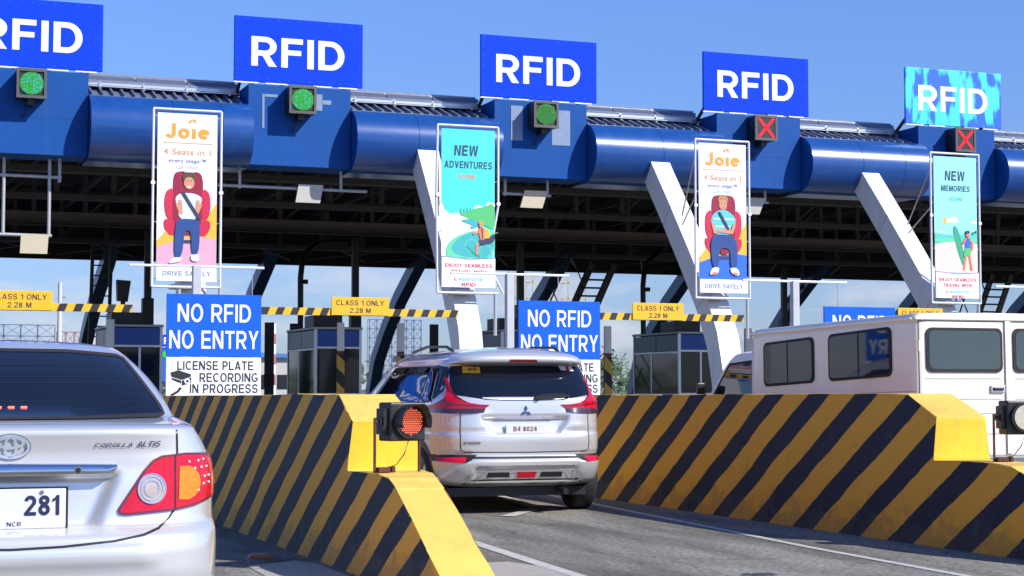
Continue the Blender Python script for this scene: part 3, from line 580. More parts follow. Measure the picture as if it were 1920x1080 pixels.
for i in range(5):
    sgn = thing('lane_signal', sg[i], 'lane light', (2.79+S*i, 30.33, 6.17), 0, 'lane lights on the canopy fascia')
    fr = M().box(-0.25,0.25,-0.01,0.02,0,0.05).box(-0.25,0.25,-0.01,0.02,0.46,0.51).box(-0.25,-0.205,-0.01,0.02,0.05,0.46).box(0.205,0.25,-0.01,0.02,0.05,0.46)
    fr.build('bezel', case_grey, sgn)
    M().box(-0.24,0.24,0.02,0.365,0.01,0.50).build('case', black_paint, sgn)
    M().box(-0.06,0.06,0.1,0.365,-0.10,0.01).tube([(-0.02,0.2,-0.05),(-0.08,0.3,-0.2),(-0.12,0.355,-0.3)],0.012,6).build('cable_gland', black_paint, sgn)
    rr = random.Random(i)
    if i < 3:
        bk = M().prism(ell(0, 0.255, 0.205, 0.20, 20), 0.0, 0.019, 'y').build('lens', g0, sgn)
        d = M()
        for a in range(-8, 9):
            for b_ in range(-8, 9):
                x, z = a*0.024, b_*0.024
                if x*x+z*z < 0.192**2: d.box(x-0.0075, x+0.0075, -0.008, -0.002, 0.255+z-0.0075, 0.255+z+0.0075, 1 if rr.random() < (0.42, 0.22, 0.02)[i] else 0)
        tag(d.build('led', [g1 if i < 2 else g3, g2], bk), kind='stuff')
    else:
        bk = M().box(-0.204,0.204,0.004,0.019,0.05,0.46).build('lens', black_paint, sgn)
        d = M()
        for k in range(-9, 10):
            for j in (-1.4, 0, 1.4):
                for sgn_ in (-1, 1):
                    x = k*0.0185+j*0.011; z = sgn_*(k*0.0205-j*0.011)
                    d.box(x-0.009, x+0.009, -0.006, 0.002, 0.255+z-0.009, 0.255+z+0.009)
        tag(d.build('led', x1, bk), kind='stuff')

# ------------------------------------------------------------------ flat sensors on pipes under the canopy
pn_lab = ['cream flat antenna panel hung lowest, at the left on a pipe ladder', 'grey flat antenna panel hanging left of the turquoise adventures banner', 'cream flat antenna panel hanging right of the turquoise adventures banner', 'grey flat antenna panel half hidden behind the banner with the crossed arms child']
for i, (x, z, mt) in enumerate(((2.94, 3.735, cream), (7.85, 4.81, grey_panel), (12.31, 4.88, cream), (17.1, 4.93, grey_panel))):
    p = thing('flat_antenna', pn_lab[i], 'antenna', (x, 31.1, z), 0, 'flat antenna panels hung under the canopy')
    sh = -0.0 if i == 0 else -0.035*i
    M().hexa([(-0.235+sh,-0.03,-0.165),(0.225+sh,-0.03,-0.165),(0.225+sh,0.01,-0.165),(-0.235+sh,0.01,-0.165),(-0.225,-0.08,0.165),(0.24,-0.08,0.165),(0.24,-0.04,0.165),(-0.225,-0.04,0.165)]).build('face_plate', mt, p)
    if i == 0:
        for zz in (0.165, 1.20): M().tube([(-1.6,0.02,zz),(0.45 if zz > 1 else 0.3,0.02,zz-0.01)], 0.03, 8).build('pipe', grey_metal, p)
        for xx in (-0.52, 0.25): M().tube([(xx,0.02,0.165),(xx,0.02,1.5)], 0.03, 8).build('hanger', grey_metal, p)
        M().tube([(0.42,0.02,1.1),(0.42,0.02,1.55)], 0.03, 8).build('hanger', grey_metal, p)
    else:
        M().tube([(-1.7 if i == 1 else -0.65,0.02,0.10),(1.1 if i == 1 else 0.35,0.02,0.09)], 0.03, 8).build('pipe', grey_metal, p)
        for xx in ((-1.3, 0.6) if i == 1 else (-0.6, 0.28)): M().tube([(xx,0.02,0.06),(xx,0.02,0.5)], 0.03, 8).build('hanger', grey_metal, p)
# ------------------------------------------------------------------ NO RFID NO ENTRY boards
nr_lab = ['blue and white no entry board with a camera picture, left of the striped barrier', 'blue and white no entry board partly hidden behind the silver hatchback roof', 'blue no entry board mostly hidden behind the white van roof']
for i in range(3):
    b = thing('entry_notice', nr_lab[i], 'sign', (4.28+S*i-(0.02 if i else 0), 21.8, 0), 0, 'no entry boards on the lane islands')
    M().cbox(-0.60,0.60,-0.015,0.015,1.622,2.412,0.004).build('blue_panel', board_blue, b)
    M().cbox(-0.60,0.60,-0.015,0.015,0.80,1.618,0.004).build('white_panel', white_sheet, b)
    t = M(); put_text(t, 'NO RFID', 0.0, 2.175, 0.93, 0.235, -0.016, bold=0.014); put_text(t, 'NO ENTRY', 0.0, 1.84, 1.13, 0.235, -0.016, bold=0.014)
    t.build('lettering', letter_white, b)
    t = M(); put_text(t, 'LICENSE PLATE', 0.02, 1.515, 0.96, 0.115, -0.016, bold=0.012); put_text(t, 'RECORDING', 0.19, 1.365, 0.74, 0.115, -0.016, bold=0.012); put_text(t, 'IN PROGRESS', 0.13, 1.225, 0.86, 0.115, -0.016, bold=0.012)
    t.build('small_lettering', letter_black, b)
    c = M().prism([(-0.545,1.425),(-0.45,1.455),(-0.29,1.405),(-0.29,1.375),(-0.40,1.335),(-0.53,1.375)], -0.020, -0.016).prism([(-0.40,1.325),(-0.285,1.365),(-0.285,1.30),(-0.40,1.262)], -0.020, -0.016)
    c.prism([(-0.53,1.362),(-0.41,1.325),(-0.41,1.29),(-0.52,1.335)], -0.020, -0.016).prism([(-0.545,1.15),(-0.46,1.20),(-0.43,1.245),(-0.40,1.23),(-0.44,1.18),(-0.53,1.125)], -0.020, -0.016)
    c.build('camera_picture', letter_black, b)
    M().prism(ell(-0.335,1.318,0.038,0.034,14), -0.023, -0.021).build('camera_eye', letter_white, b)
    M().prism(ell(-0.335,1.318,0.018,0.016,10), -0.026, -0.024).build('camera_pupil', letter_black, b)
    for xx in (-0.45, 0.45): M().box(xx-0.025, xx+0.025, 0.016, 0.066, 0.15, 2.35).build('post', grey_metal, b)

# ------------------------------------------------------------------ T posts
tp_lab = ['pale grey T shaped post in front of the banner with the smiling child', 'pale grey T shaped post behind the hatchback, beside the second no entry board', 'pale grey T shaped post behind the white van roof', 'pale grey T shaped post at the right edge beside the steep stairs']
for i in range(4):
    p = thing('tee_post', tp_lab[i], 'post', ((4.46, 9.10, 13.92, 18.65)[i], 24.0, 0), 0, 'T shaped posts on the lane islands')
    M().cbox(-0.058,0.058,-0.055,0.055,0.16,2.93,0.008).build('upright', mat('pale_post', (0.52, 0.53, 0.55), 0.45, metal=0.2, var=0.06, dirt=0.2), p)
    M().cbox(-0.93,0.95,-0.02,0.02,2.900,2.934,0.006).build('crossbar', mat('pale_bar', (0.66, 0.67, 0.70), 0.4, metal=0.2, var=0.05), p)
    M().tube([(0.78,0,2.9),(0.785,0,2.5),(0.77,0,2.2)], 0.006, 5).build('cable', grey_metal, p)
    M().cbox(-0.12,0.12,-0.12,0.12,0.155,0.18,0.004).build('base_plate', grey_metal, p)

# ------------------------------------------------------------------ height bars
hb_lab = ['striped height bar cut off by the left edge, its yellow plate partly out of view', 'striped height bar over the middle lane, left of the adventures banner column', 'striped height bar in front of the dark blue booth', 'striped height bar almost hidden behind the white van roof']
bar_black = mat('bar_black', (0.02, 0.02, 0.025), 0.5)
for i in range(4):
    h = thing('height_bar', hb_lab[i], 'height bar', (8.32+S*(i-1), 24.1, 2.27), 0, 'striped class 1 height bars across the lanes')
    m = M(); W0 = -2.95; k = 0; x = W0
    while x < -0.001:
        xe = min(x+0.108, 0); s0 = 0.0 if x == W0 else 0.045; s1 = 0.045 if xe < 0 else 0.0
        m.hexa([(x,-0.02,0),(xe,-0.02,0),(xe,0.02,0),(x,0.02,0),(x+s0,-0.02,0.105),(xe+s1,-0.02,0.105),(xe+s1,0.02,0.105),(x+s0,0.02,0.105)], k % 2)
        x = xe; k += 1
    m.build('bar', [bar_black, yellow_sheet], h)
    pl = M().cbox(-1.915,-1.06,-0.045,-0.025,0.005,0.265,0.004).build('plate', yellow_sheet, h)
    t = M(); put_text(t, 'CLASS 1 ONLY', -1.49, 0.185, 0.71, 0.075, -0.046, bold=0.006); put_text(t, '2.28 M', -1.49, 0.075, 0.31, 0.07, -0.046, bold=0.006)
    t.build('lettering', letter_navy, pl)
    M().cbox(-3.06,-2.955,-0.05,0.05,-2.11,0.16,0.008).build('hinge_post', grey_metal, h)

# ------------------------------------------------------------------ banners
A = {}
def col(n, c): A[n] = mat('print_'+n, c, 0.5, var=0.04, bump=0.5, bscale=1.8); return A[n]
for n, c in dict(white=(.85,.85,.86), orange=(.85,.33,.03), apricot=(.85,.42,.22), slate=(.22,.24,.42), pale=(.62,.62,.74), yellow=(.80,.45,.05), pink=(.66,.36,.48), seat=(.28,.006,.04), seatlight=(.58,.012,.06), skin=(.62,.28,.17), hair=(.10,.05,.03), fair=(.45,.22,.08), jeans=(.015,.06,.24), belt=(.03,.04,.09), shirt=(.62,.68,.76), teal=(.06,.72,.70), aqua=(.30,.84,.78), navy=(.02,.06,.14), red=(.65,.05,.08), blue=(.02,.14,.72), green=(.08,.50,.17), leaf=(.03,.34,.22), road=(.05,.42,.44), ltgreen=(.12,.62,.36), sand=(.82,.62,.56), sea=(.09,.55,.48), cyan=(.10,.55,.66), shoe=(.82,.78,.76), coral=(.82,.22,.10), grey=(.4,.42,.46)).items(): col(n, c)
NAMES = list(A); MATL = [A[n] for n in NAMES]
class Art:
    W, H = 0.93, 2.62
    def __init__(s): s.m = M(); s.k = 0
    def P(s, c, pts):
        if c in ('seat','seatlight','shirt','jeans','shoe','cyan','green','ltgreen','road','leaf','coral','belt') and len(pts) > 4:
            for _ in range(2): pts = [q for a, b in zip(pts, pts[1:]+pts[:1]) for q in ((.78*a[0]+.22*b[0], .78*a[1]+.22*b[1]), (.22*a[0]+.78*b[0], .22*a[1]+.78*b[1]))]
        s.k += 1; y = -0.012-0.0007*s.k
        s.m.prism([((u-0.5)*s.W, v*s.H) for u, v in pts], y, -0.010, 'y', NAMES.index(c)); return s
    def E(s, c, u, v, ru, rv, rot=0, n=16): # radii in metres
        s.k += 1; y = -0.012-0.0007*s.k
        s.m.prism(ell((u-0.5)*s.W, v*s.H, ru, rv, n, rot=rot), y, -0.010, 'y', NAMES.index(c)); return s
    def T(s, c, txt, u, v, w, h, bold=0.01, shear=0.0):
        s.k += 1; y = -0.012-0.0007*s.k
        put_text(s.m, txt, (u-0.5)*s.W, v*s.H, w*s.W, h*s.H, y, NAMES.index(c), bold, 0.002, shear); return s
    def L(s, c, pts, w): # thick line in metres
        q = [((u-0.5)*s.W, v*s.H) for u, v in pts]; s.k += 1; y = -0.012-0.0007*s.k
        for (a, b), (d, e) in zip(q, q[1:]):
            L = math.hypot(d-a, e-b); nx, nz = -(e-b)/L*w/2, (d-a)/L*w/2
            y -= 0.0004; s.m.prism([(a+nx,b+nz),(d+nx,e+nz),(d-nx,e-nz),(a-nx,b-nz)], y, -0.010, 'y', NAMES.index(c))
        for a, b in q: y -= 0.0004; s.m.prism(ell(a, b, w/2, w/2, 8), y, -0.010, 'y', NAMES.index(c))
        s.k += 4
        return s
def joie(a, boy):
    a.T('orange', 'Joie', 0.5, 0.895, 0.74, 0.088, 0.035).E('orange', 0.545, 0.955, 0.038, 0.020, 0.7).E('orange', 0.615, 0.960, 0.034, 0.020, 2.3)
    a.P('apricot', [(0.08,0.822),(0.92,0.822),(0.92,0.826),(0.08,0.826)])
    a.T('apricot', '4 Seats in 1', 0.5, 0.772, 0.80, 0.036, 0.02).T('slate', 'every stage\u2122', 0.5, 0.716, 0.62, 0.030, 0.006).T('pale', 'car seat', 0.5, 0.682, 0.36, 0.022, 0.004)
    # floor wedges
    a.P('yellow', [(0.0,0.235),(0.30,0.36),(0.5,0.40),(0.86,0.40),(1.0,0.47),(1.0,0.24),(0.5,0.20),(0.0,0.16)])
    a.P('blue' if boy else 'pink', [(0.0,0.09),(0.0,0.20),(0.35,0.245),(0.75,0.265),(1.0,0.255),(1.0,0.09)])
    # seat shell
    s = 0.0
    a.P('seat', [(0.27,0.62),(0.32,0.655),(0.70,0.655),(0.76,0.62),(0.77,0.53),(0.70,0.50),(0.34,0.50),(0.26,0.53)])
    a.P('seatlight', [(0.14,0.53),(0.26,0.56),(0.32,0.44),(0.30,0.36),(0.16,0.37),(0.12,0.45)]).P('seatlight', [(0.88,0.53),(0.76,0.56),(0.70,0.44),(0.72,0.36),(0.86,0.37),(0.90,0.45)])
    a.P('seat', [(0.26,0.56),(0.74,0.56),(0.76,0.36),(0.70,0.27),(0.32,0.27),(0.26,0.36)])
    a.P('seatlight', [(0.12,0.37),(0.30,0.36),(0.33,0.27),(0.20,0.27),(0.12,0.32)]).P('seatlight', [(0.88,0.37),(0.72,0.36),(0.69,0.27),(0.82,0.27),(0.90,0.32)])
    a.P('belt', [(0.33,0.245),(0.72,0.245),(0.70,0.225),(0.36,0.225)])
    # child
    if not boy:
        a.P('shirt', [(0.30,0.50),(0.40,0.525),(0.62,0.525),(0.76,0.50),(0.72,0.45),(0.69,0.46),(0.68,0.365),(0.36,0.365),(0.36,0.46),(0.32,0.45)])
        a.L('skin', [(0.34,0.455),(0.40,0.405),(0.38,0.475)], 0.055).L('skin', [(0.72,0.455),(0.66,0.405),(0.68,0.475)], 0.055)
        a.E('hair', 0.53, 0.615, 0.105, 0.105).E('skin', 0.53, 0.585, 0.080, 0.098).E('hair', 0.53, 0.635, 0.085, 0.04).E('white', 0.53, 0.562, 0.030, 0.012).E('belt', 0.50, 0.597, 0.008, 0.008).E('belt', 0.56, 0.597, 0.008, 0.008)
        a.P('pale', [(0.44,0.648),(0.62,0.648),(0.61,0.656),(0.45,0.656)])
        a.L('belt', [(0.43,0.525),(0.70,0.375)], 0.045)
        a.P('jeans', [(0.34,0.37),(0.70,0.37),(0.72,0.33),(0.70,0.16),(0.58,0.16),(0.57,0.30),(0.46,0.30),(0.42,0.14),(0.29,0.14),(0.30,0.32)])
        a.P('shoe', [(0.29,0.14),(0.42,0.14),(0.40,0.118),(0.22,0.102),(0.20,0.112)]).P('shoe', [(0.57,0.16),(0.70,0.16),(0.71,0.122),(0.62,0.118),(0.57,0.13)])
    else:
        a.P('cyan', [(0.27,0.52),(0.42,0.555),(0.58,0.555),(0.76,0.51),(0.76,0.455),(0.66,0.45),(0.66,0.385),(0.33,0.385),(0.33,0.46),(0.24,0.46)])
        a.P('shirt', [(0.30,0.50),(0.74,0.50),(0.74,0.49),(0.30,0.49)]).P('shirt', [(0.33,0.45),(0.66,0.45),(0.66,0.44),(0.33,0.44)])
        a.E('fair', 0.50, 0.625, 0.10, 0.085).E('skin', 0.50, 0.59, 0.078, 0.092).E('fair', 0.50, 0.640, 0.082, 0.038).E('belt', 0.47, 0.598, 0.008, 0.008).E('belt', 0.53, 0.598, 0.008, 0.008).E('red', 0.50, 0.568, 0.020, 0.006)
        a.L('skin', [(0.28,0.46),(0.32,0.405),(0.62,0.425)], 0.055).L('skin', [(0.73,0.455),(0.68,0.405),(0.40,0.415)], 0.055)
        a.L('belt', [(0.42,0.535),(0.60,0.43)], 0.045)
        a.P('jeans', [(0.30,0.39),(0.68,0.39),(0.80,0.33),(0.78,0.17),(0.64,0.17),(0.64,0.30),(0.40,0.30),(0.40,0.17),(0.26,0.17),(0.22,0.34)])
        a.E('seat', 0.52, 0.275, 0.085, 0.045)
        a.P('shoe', [(0.27,0.17),(0.41,0.17),(0.38,0.13),(0.24,0.115),(0.20,0.13)]).P('coral', [(0.26,0.135),(0.36,0.14),(0.34,0.122),(0.24,0.118)]).P('shoe', [(0.63,0.17),(0.78,0.17),(0.84,0.13),(0.78,0.115),(0.66,0.135)]).P('coral', [(0.69,0.14),(0.79,0.135),(0.80,0.12),(0.71,0.124)])
    a.P('white', [(0,0.0),(1,0.0),(1,0.09),(0,0.09)]).T('slate', 'DRIVE SAFELY', 0.5, 0.045, 0.80, 0.030, 0.022)
def foot(a, top):
    a.P('white', [(0,0.0),(1,0.0),(1,top),(0.5,top-0.012),(0,top+0.004)])
    a.P('blue' if top > .19 else 'slate', [(0,top+0.004),(0.5,top-0.012),(1,top),(1,top+0.006),(0.5,top-0.006),(0,top+0.010)])
    a.T('red', 'ENJOY SEAMLESS', 0.5, top-0.048, 0.88, 0.024, 0.024).T('red', 'TRAVEL WITH', 0.5, top-0.088, 0.66, 0.024, 0.024).T('cyan', 'easytrip', 0.54, top-0.135, 0.46, 0.030, 0.004).E('red', 0.26, top-0.132, 0.028, 0.034).E('white', 0.265, top-0.130, 0.018, 0.024).T('red', 'RFID', 0.5, top-0.168, 0.26, 0.020, 0.02)
def adventures(a):
    a.P('teal', [(0,0.1),(1,0.1),(1,1),(0,1)])
    a.T('navy', 'NEW', 0.46, 0.865, 0.46, 0.068, 0.034, 0.08).T('navy', 'ADVENTURES', 0.5, 0.775, 0.90, 0.046, 0.026, 0.05).T('coral', 'SOON!', 0.46, 0.70, 0.32, 0.028, 0.015)
    a.P('white', [(0,0.54),(0.05,0.49),(0.15,0.462),(0.34,0.47),(0.7,0.47),(0.7,0.18),(0,0.18)])
    a.E('white', 0.70, 0.50, 0.09, 0.06).E('white', 0.92, 0.525, 0.08, 0.05)
    for q in (0.36, 0.42, 0.48, 0.54, 0.6): a.P('leaf', [(q-0.025,0.46),(q+0.025,0.46),(q,0.505)])
    a.P('green', [(0.30,0.462),(0.50,0.478),(0.66,0.505),(0.80,0.512),(1,0.545),(1,0.36),(0.78,0.40),(0.52,0.435)])
    a.P('road', [(0.35,0.42),(0.46,0.405),(0.58,0.395),(0.52,0.375),(0.60,0.37),(0.76,0.40),(0.64,0.43),(0.45,0.432)])
    a.P('ltgreen', [(0.10,0.185),(0.08,0.225),(0.12,0.275),(0.25,0.315),(0.45,0.345),(0.62,0.36),(0.9,0.36),(1,0.37),(1,0.185)])
    a.P('road', [(0.16,0.24),(0.30,0.31),(0.62,0.36),(0.90,0.34),(1,0.28),(0.9,0.2),(0.6,0.188),(0.3,0.2)])
    a.E('sea', 0.56, 0.265, 0.115, 0.115).E('road', 0.56, 0.265, 0.095, 0.095).E('sea', 0.82, 0.235, 0.115, 0.115).E('road', 0.82, 0.235, 0.095, 0.095)
    a.L('leaf', [(0.48,0.255),(0.60,0.22),(0.70,0.195)], 0.03)
    a.P('belt', [(0.72,0.30),(0.86,0.31),(0.99,0.35),(1,0.30),(0.9,0.275),(0.76,0.275)])
    a.L('skin', [(0.74,0.30),(0.66,0.265),(0.66,0.215)], 0.045).L('skin', [(0.70,0.355),(0.60,0.34)], 0.035)
    a.P('coral', [(0.68,0.375),(0.78,0.385),(0.82,0.34),(0.80,0.30),(0.72,0.30)]).P('yellow', [(0.80,0.375),(0.89,0.37),(0.90,0.315),(0.80,0.31)]).L('belt', [(0.745,0.38),(0.765,0.31)], 0.02)
    a.E('skin', 0.735, 0.395, 0.035, 0.04).E('orange', 0.735, 0.408, 0.04, 0.03).P('belt', [(0.70,0.30),(0.84,0.305),(0.82,0.275),(0.72,0.27)])
    a.T('cyan', 'BULACAN', 0.20, 0.355, 0.20, 0.012, 0.0) if False else None
    foot(a, 0.185)
def memories(a):
    a.P('aqua', [(0,0.1),(1,0.1),(1,1),(0,1)])
    a.T('navy', 'NEW', 0.49, 0.865, 0.48, 0.070, 0.034, 0.08).T('navy', 'MEMORIES', 0.5, 0.775, 0.68, 0.042, 0.028, 0.05).T('sea', 'SOON!', 0.5, 0.70, 0.30, 0.030, 0.015)
    a.E('yellow', 0.25, 0.545, 0.055, 0.055).E('white', 0.42, 0.545, 0.14, 0.035).E('white', 0.45, 0.557, 0.07, 0.05).E('white', 0.93, 0.54, 0.06, 0.03).E('white', 0.13, 0.465, 0.05, 0.022)
    a.P('sea', [(0,0.455),(0.4,0.445),(0.62,0.45),(0.85,0.458),(1,0.475),(1,0.30),(0,0.30)]).P('ltgreen', [(0,0.43),(0.5,0.415),(1,0.43),(1,0.39),(0,0.39)])
    a.P('sand', [(0,0.375),(0.3,0.395),(0.65,0.395),(1,0.385),(1,0.18),(0,0.18)]).E('pale', 0.25, 0.295, 0.07, 0.012)
    a.P('leaf', [(0.43,0.50),(0.47,0.512),(0.54,0.49),(0.62,0.41),(0.70,0.28),(0.72,0.215),(0.66,0.215),(0.55,0.30),(0.46,0.41)]).L('green', [(0.47,0.49),(0.69,0.225)], 0.012)
    a.L('coral', [(0.72,0.31),(0.69,0.25),(0.67,0.205)], 0.045).L('coral', [(0.80,0.31),(0.83,0.25),(0.85,0.205)], 0.045)
    a.P('green', [(0.70,0.355),(0.84,0.355),(0.83,0.305),(0.66,0.295)]).P('blue', [(0.70,0.425),(0.82,0.425),(0.82,0.355),(0.70,0.355)])
    a.L('coral', [(0.82,0.42),(0.87,0.385),(0.86,0.345)], 0.035).L('coral', [(0.71,0.42),(0.66,0.39)], 0.035).E('coral', 0.765, 0.448, 0.038, 0.045).E('navy', 0.76, 0.468, 0.048, 0.03).E('leaf', 0.90, 0.465, 0.02, 0.02).E('leaf', 0.97, 0.475, 0.02, 0.02)
    foot(a, 0.178)
ban_lab = ['white banner with a smiling child in a red car seat above a pink floor', 'turquoise banner about new adventures with a cyclist', 'white banner with a crossed arms child in a red car seat above a blue floor', 'pale turquoise banner about new memories with a surfer']
for i, x in enumerate((4.33, 8.97, 13.69, 18.52)):
    b = thing('banner_stand', ban_lab[i], 'banner', (x+0.515, 26.95, 2.80), R((0.0, -0.5, 0.4, 0)[i]), 'tall framed banners on the lane islands')
    fx = 0.53
    fr = M().tube([(-fx,0,0),(fx,0,0)], 0.021, 8).tube([(-fx,0,2.77),(fx,0,2.77)], 0.021, 8)
    if i == 1: fr.tube([(-fx,0,0),(-fx-0.02,0,1.6),(-fx,0,2.77)], 0.021, 8).tube([(fx,0,2.77),(fx,0,1.45),(fx-0.10,0,0.9),(fx-0.10,0,0.35),(fx+0.09,0,0)], 0.021, 8)
    else: fr.tube([(-fx,0,0),(-fx,0,2.77)], 0.021, 8).tube([(fx,0,0),(fx,0,2.77)], 0.021, 8)
    fr.build('frame', mat('frame_white', (0.66, 0.66, 0.68), 0.45, var=0.08, dirt=0.3, dirtcol=(0.3,0.24,0.2)), b)
    sh = M(); nx, nz = 6, 14; W2, H2 = 0.465, 2.62; rr = random.Random(i)
    sh.box(-W2, W2, -0.009, 0.0, 0.09, 0.09+H2).build('sheet', white_sheet, b)
    a = Art(); (joie(a, False), )[0] if i == 0 else adventures(a) if i == 1 else joie(a, True) if i == 2 else memories(a)
    a.m.build('print', MATL, b, loc=(0, 0, 0.09))
    tm = M()
    for zz in (0.12, 1.0, 1.85, 2.66):
        for s in (-1, 1): tm.tube([(s*W2,0,zz),(s*fx,0,zz+0.01)], 0.006, 5)
    tm.build('tie', grey_metal, b)
    r2 = M()
    if i: r2.tube([(-fx,0.02,2.45),(-0.0,1.55,1.60)], 0.014, 6).tube([(-fx,0.02,1.75),(-0.02,1.50,1.42)], 0.014, 6)
    else: r2.tube([(-0.1,0.03,0.0),(-0.1,0.03,-0.15)], 0.03, 6)
    r2.tube([(fx-0.05 if i else fx,0,0),(fx-0.05 if i else fx,0,-0.7)], 0.03, 8)
    r2.build('stay', grey_metal, b)
    for s in (-1, 1): M().disc((s*fx, 1.55-0.06*s), 0.035, -0.03, -0.02, 10).build('clamp', white_sheet, b)
    M().box(-0.20, 0.12, 0.03, 0.42, -0.02, 0.05).build('mount', grey_metal, b)

# ------------------------------------------------------------------ booths
booth_glass = mat('booth_glass', (0.012, 0.020, 0.024), 0.05, var=0.2, spec=0.35)
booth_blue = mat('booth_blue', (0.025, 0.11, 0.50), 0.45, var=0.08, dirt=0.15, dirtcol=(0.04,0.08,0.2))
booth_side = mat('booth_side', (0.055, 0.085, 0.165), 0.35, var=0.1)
def make_booth():
    r = thing('toll_booth', '', 'toll booth', (0, 39.7, 0.16))
    D, Wd, H = 2.75, 1.14, 2.46
    M().cbox(-0.02, Wd+0.02, -0.02, D+0.02, H, H+0.06, 0.01).build('roof', grey_metal, r)
    for x, y in ((0,0),(Wd-0.06,0),(0,D-0.06),(Wd-0.06,D-0.06)): M().box(x, x+0.06, y, y+0.06, 0.0, H).build('corner_post', alu, r)
    M().box(0.06, Wd-0.06, 0.01, 0.05, 2.06, H-0.02).build('front_fascia', booth_blue, r)
    M().box(0.06, Wd-0.06, 0.0, 0.055, 2.01, 2.055).box(0.06,Wd-0.06,0.0,0.055,0.92,0.96).build('front_rail', alu, r)
    M().box(0.06, Wd-0.06, 0.012, 0.05, 0.0, 0.915).build('front_panel', booth_blue, r)
    M().box(0.06, 0.60, 0.02, 0.035, 0.965, 2.005).build('front_window', booth_glass, r)
    M().box(0.66, Wd-0.06, 0.02, 0.035, 0.965, 2.005).build('front_window', booth_glass, r)
    M().box(0.605, 0.655, 0.005, 0.05, 0.965, 2.005).build('mullion', alu, r)
    M().box(0.70, 0.95, 0.06, 0.2, 0.97, 1.25).build('ledger', letter_white, r)
    for x0, x1 in ((0.01, 0.045), (Wd-0.045, Wd-0.01)):
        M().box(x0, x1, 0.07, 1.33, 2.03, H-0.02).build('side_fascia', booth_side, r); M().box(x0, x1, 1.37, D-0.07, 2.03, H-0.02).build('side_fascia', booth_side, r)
        M().box(x0, x1, 0.07, D-0.07, 0.0, 0.90).build('side_panel', booth_blue, r)
        M().box(x0-0.004, x1+0.004, 0.06, D-0.06, 1.98, 2.02).box(x0-0.004,x1+0.004,0.06,D-0.06,0.905,0.94).build('side_rail', alu, r)
        M().box(x0+0.01, x1-0.01, 0.07, 1.60, 0.945, 1.975).build('side_window', booth_glass, r); M().box(x0+0.01, x1-0.01, 1.68, D-0.07, 0.945, 1.975).build('side_window', booth_glass, r)
        M().box(x0, x1, 1.605, 1.675, 0.945, 1.975).build('mullion', alu, r)
    M().box(0.06, Wd-0.06, D-0.05, D-0.01, 0.0, H-0.02).build('back_panel', booth_blue, r)
    M().cbox(0.02, 0.72, 0.2, 1.1, H+0.06, H+0.34, 0.01).build('rooftop_unit', black_paint, r)
    return r
bl = ['grey and blue toll booth between the silver sedan roof and the left no entry board', 'grey and blue toll booth with glass front behind the left barrier', 'blue toll booth almost hidden behind the second T post', 'dark blue toll booth left of the white van cab']
b0 = make_booth()
for i, x in enumerate((5.48, 10.17, 14.85, 19.65)):
    o = b0 if i == 0 else copy_tree(b0)
    o.location = (x, 39.7, 0.16); o['label'] = bl[i]; o['group'] = 'toll booths on the islands'

# ------------------------------------------------------------------ bumper posts
def striped_mat():
    m = bpy.data.materials.new('post_stripes'); m.use_nodes = True; t = m.node_tree; n = t.nodes; b = n['Principled BSDF']; l = t.links.new
    tc = n.new('ShaderNodeTexCoord'); w = n.new('ShaderNodeTexWave'); w.wave_type = 'BANDS'; w.bands_direction = 'DIAGONAL'; w.inputs['Scale'].default_value = 1.05; w.inputs['Distortion'].default_value = 0.3; l(tc.outputs['Object'], w.inputs['Vector'])
    r = n.new('ShaderNodeValToRGB'); r.color_ramp.interpolation = 'CONSTANT'; e = r.color_ramp.elements; e[0].color = (0.02, 0.02, 0.025, 1); e[1].position = 0.5; e[1].color = (0.55, 0.32, 0.05, 1)
    l(w.outputs['Fac'], r.inputs[0]); l(r.outputs[0], b.inputs['Base Color']); b.inputs['Roughness'].default_value = 0.6; return m
ps = striped_mat()
bo_lab = ['pale bumper post beside the leftmost toll booth', 'pale bumper post with a striped foot in front of the glass fronted toll booth', 'pale bumper post in front of the far billboard scaffold', 'pale bumper post with a striped foot left of the dark blue booth', 'pale bumper post beside the van roof and the white column']
for i, x in enumerate((4.94, 9.79, 11.13, 16.03, 19.62)):
    p = thing('bumper_post', bo_lab[i], 'post', (x, 36, 0.16), R(-15), 'pale bumper posts in front of the booths')
    M().cbox(-0.085,0.085,-0.085,0.085,0,1.80,0.01).build('striped_sleeve', ps, p)
    M().cbox(-0.078,0.078,-0.078,0.078,1.87,2.48,0.01).build('white_top', white_paint, p)
    M().cbox(-0.08,0.08,-0.08,0.08,1.805,1.865,0.004).build('red_band', mat('red_band', (0.16, 0.03, 0.025), 0.6), p)
dk_lab = ['dark bumper post right of the left no entry board', 'dark bumper post in the shade right of the billboard scaffold', 'dark bumper post just left of the adventures banner column', 'short dark bumper post behind the glass fronted booth', 'dark bumper post against the white column right of the dark blue booth']
for i, (x, h, w) in enumerate(((10.07, 2.77, .12), (14.53, 2.78, .115), (15.25, 2.76, .12), (10.74, 2.75, .13), (24.0, 2.7, .1))):
    p = thing('dark_post', dk_lab[i], 'post', (x, 44, 0.16), R(-15), 'dark bumper posts under the canopy')
    M().cbox(-w,w,-w,w,0,h,0.012).build('sleeve', black_paint, p)
    M().cbox(-w-0.01,w+0.01,-w-0.01,w+0.01,1.15,1.45,0.01).build('rust_band', mat('old_band', (0.10, 0.05, 0.04), 0.7, var=0.4), p)
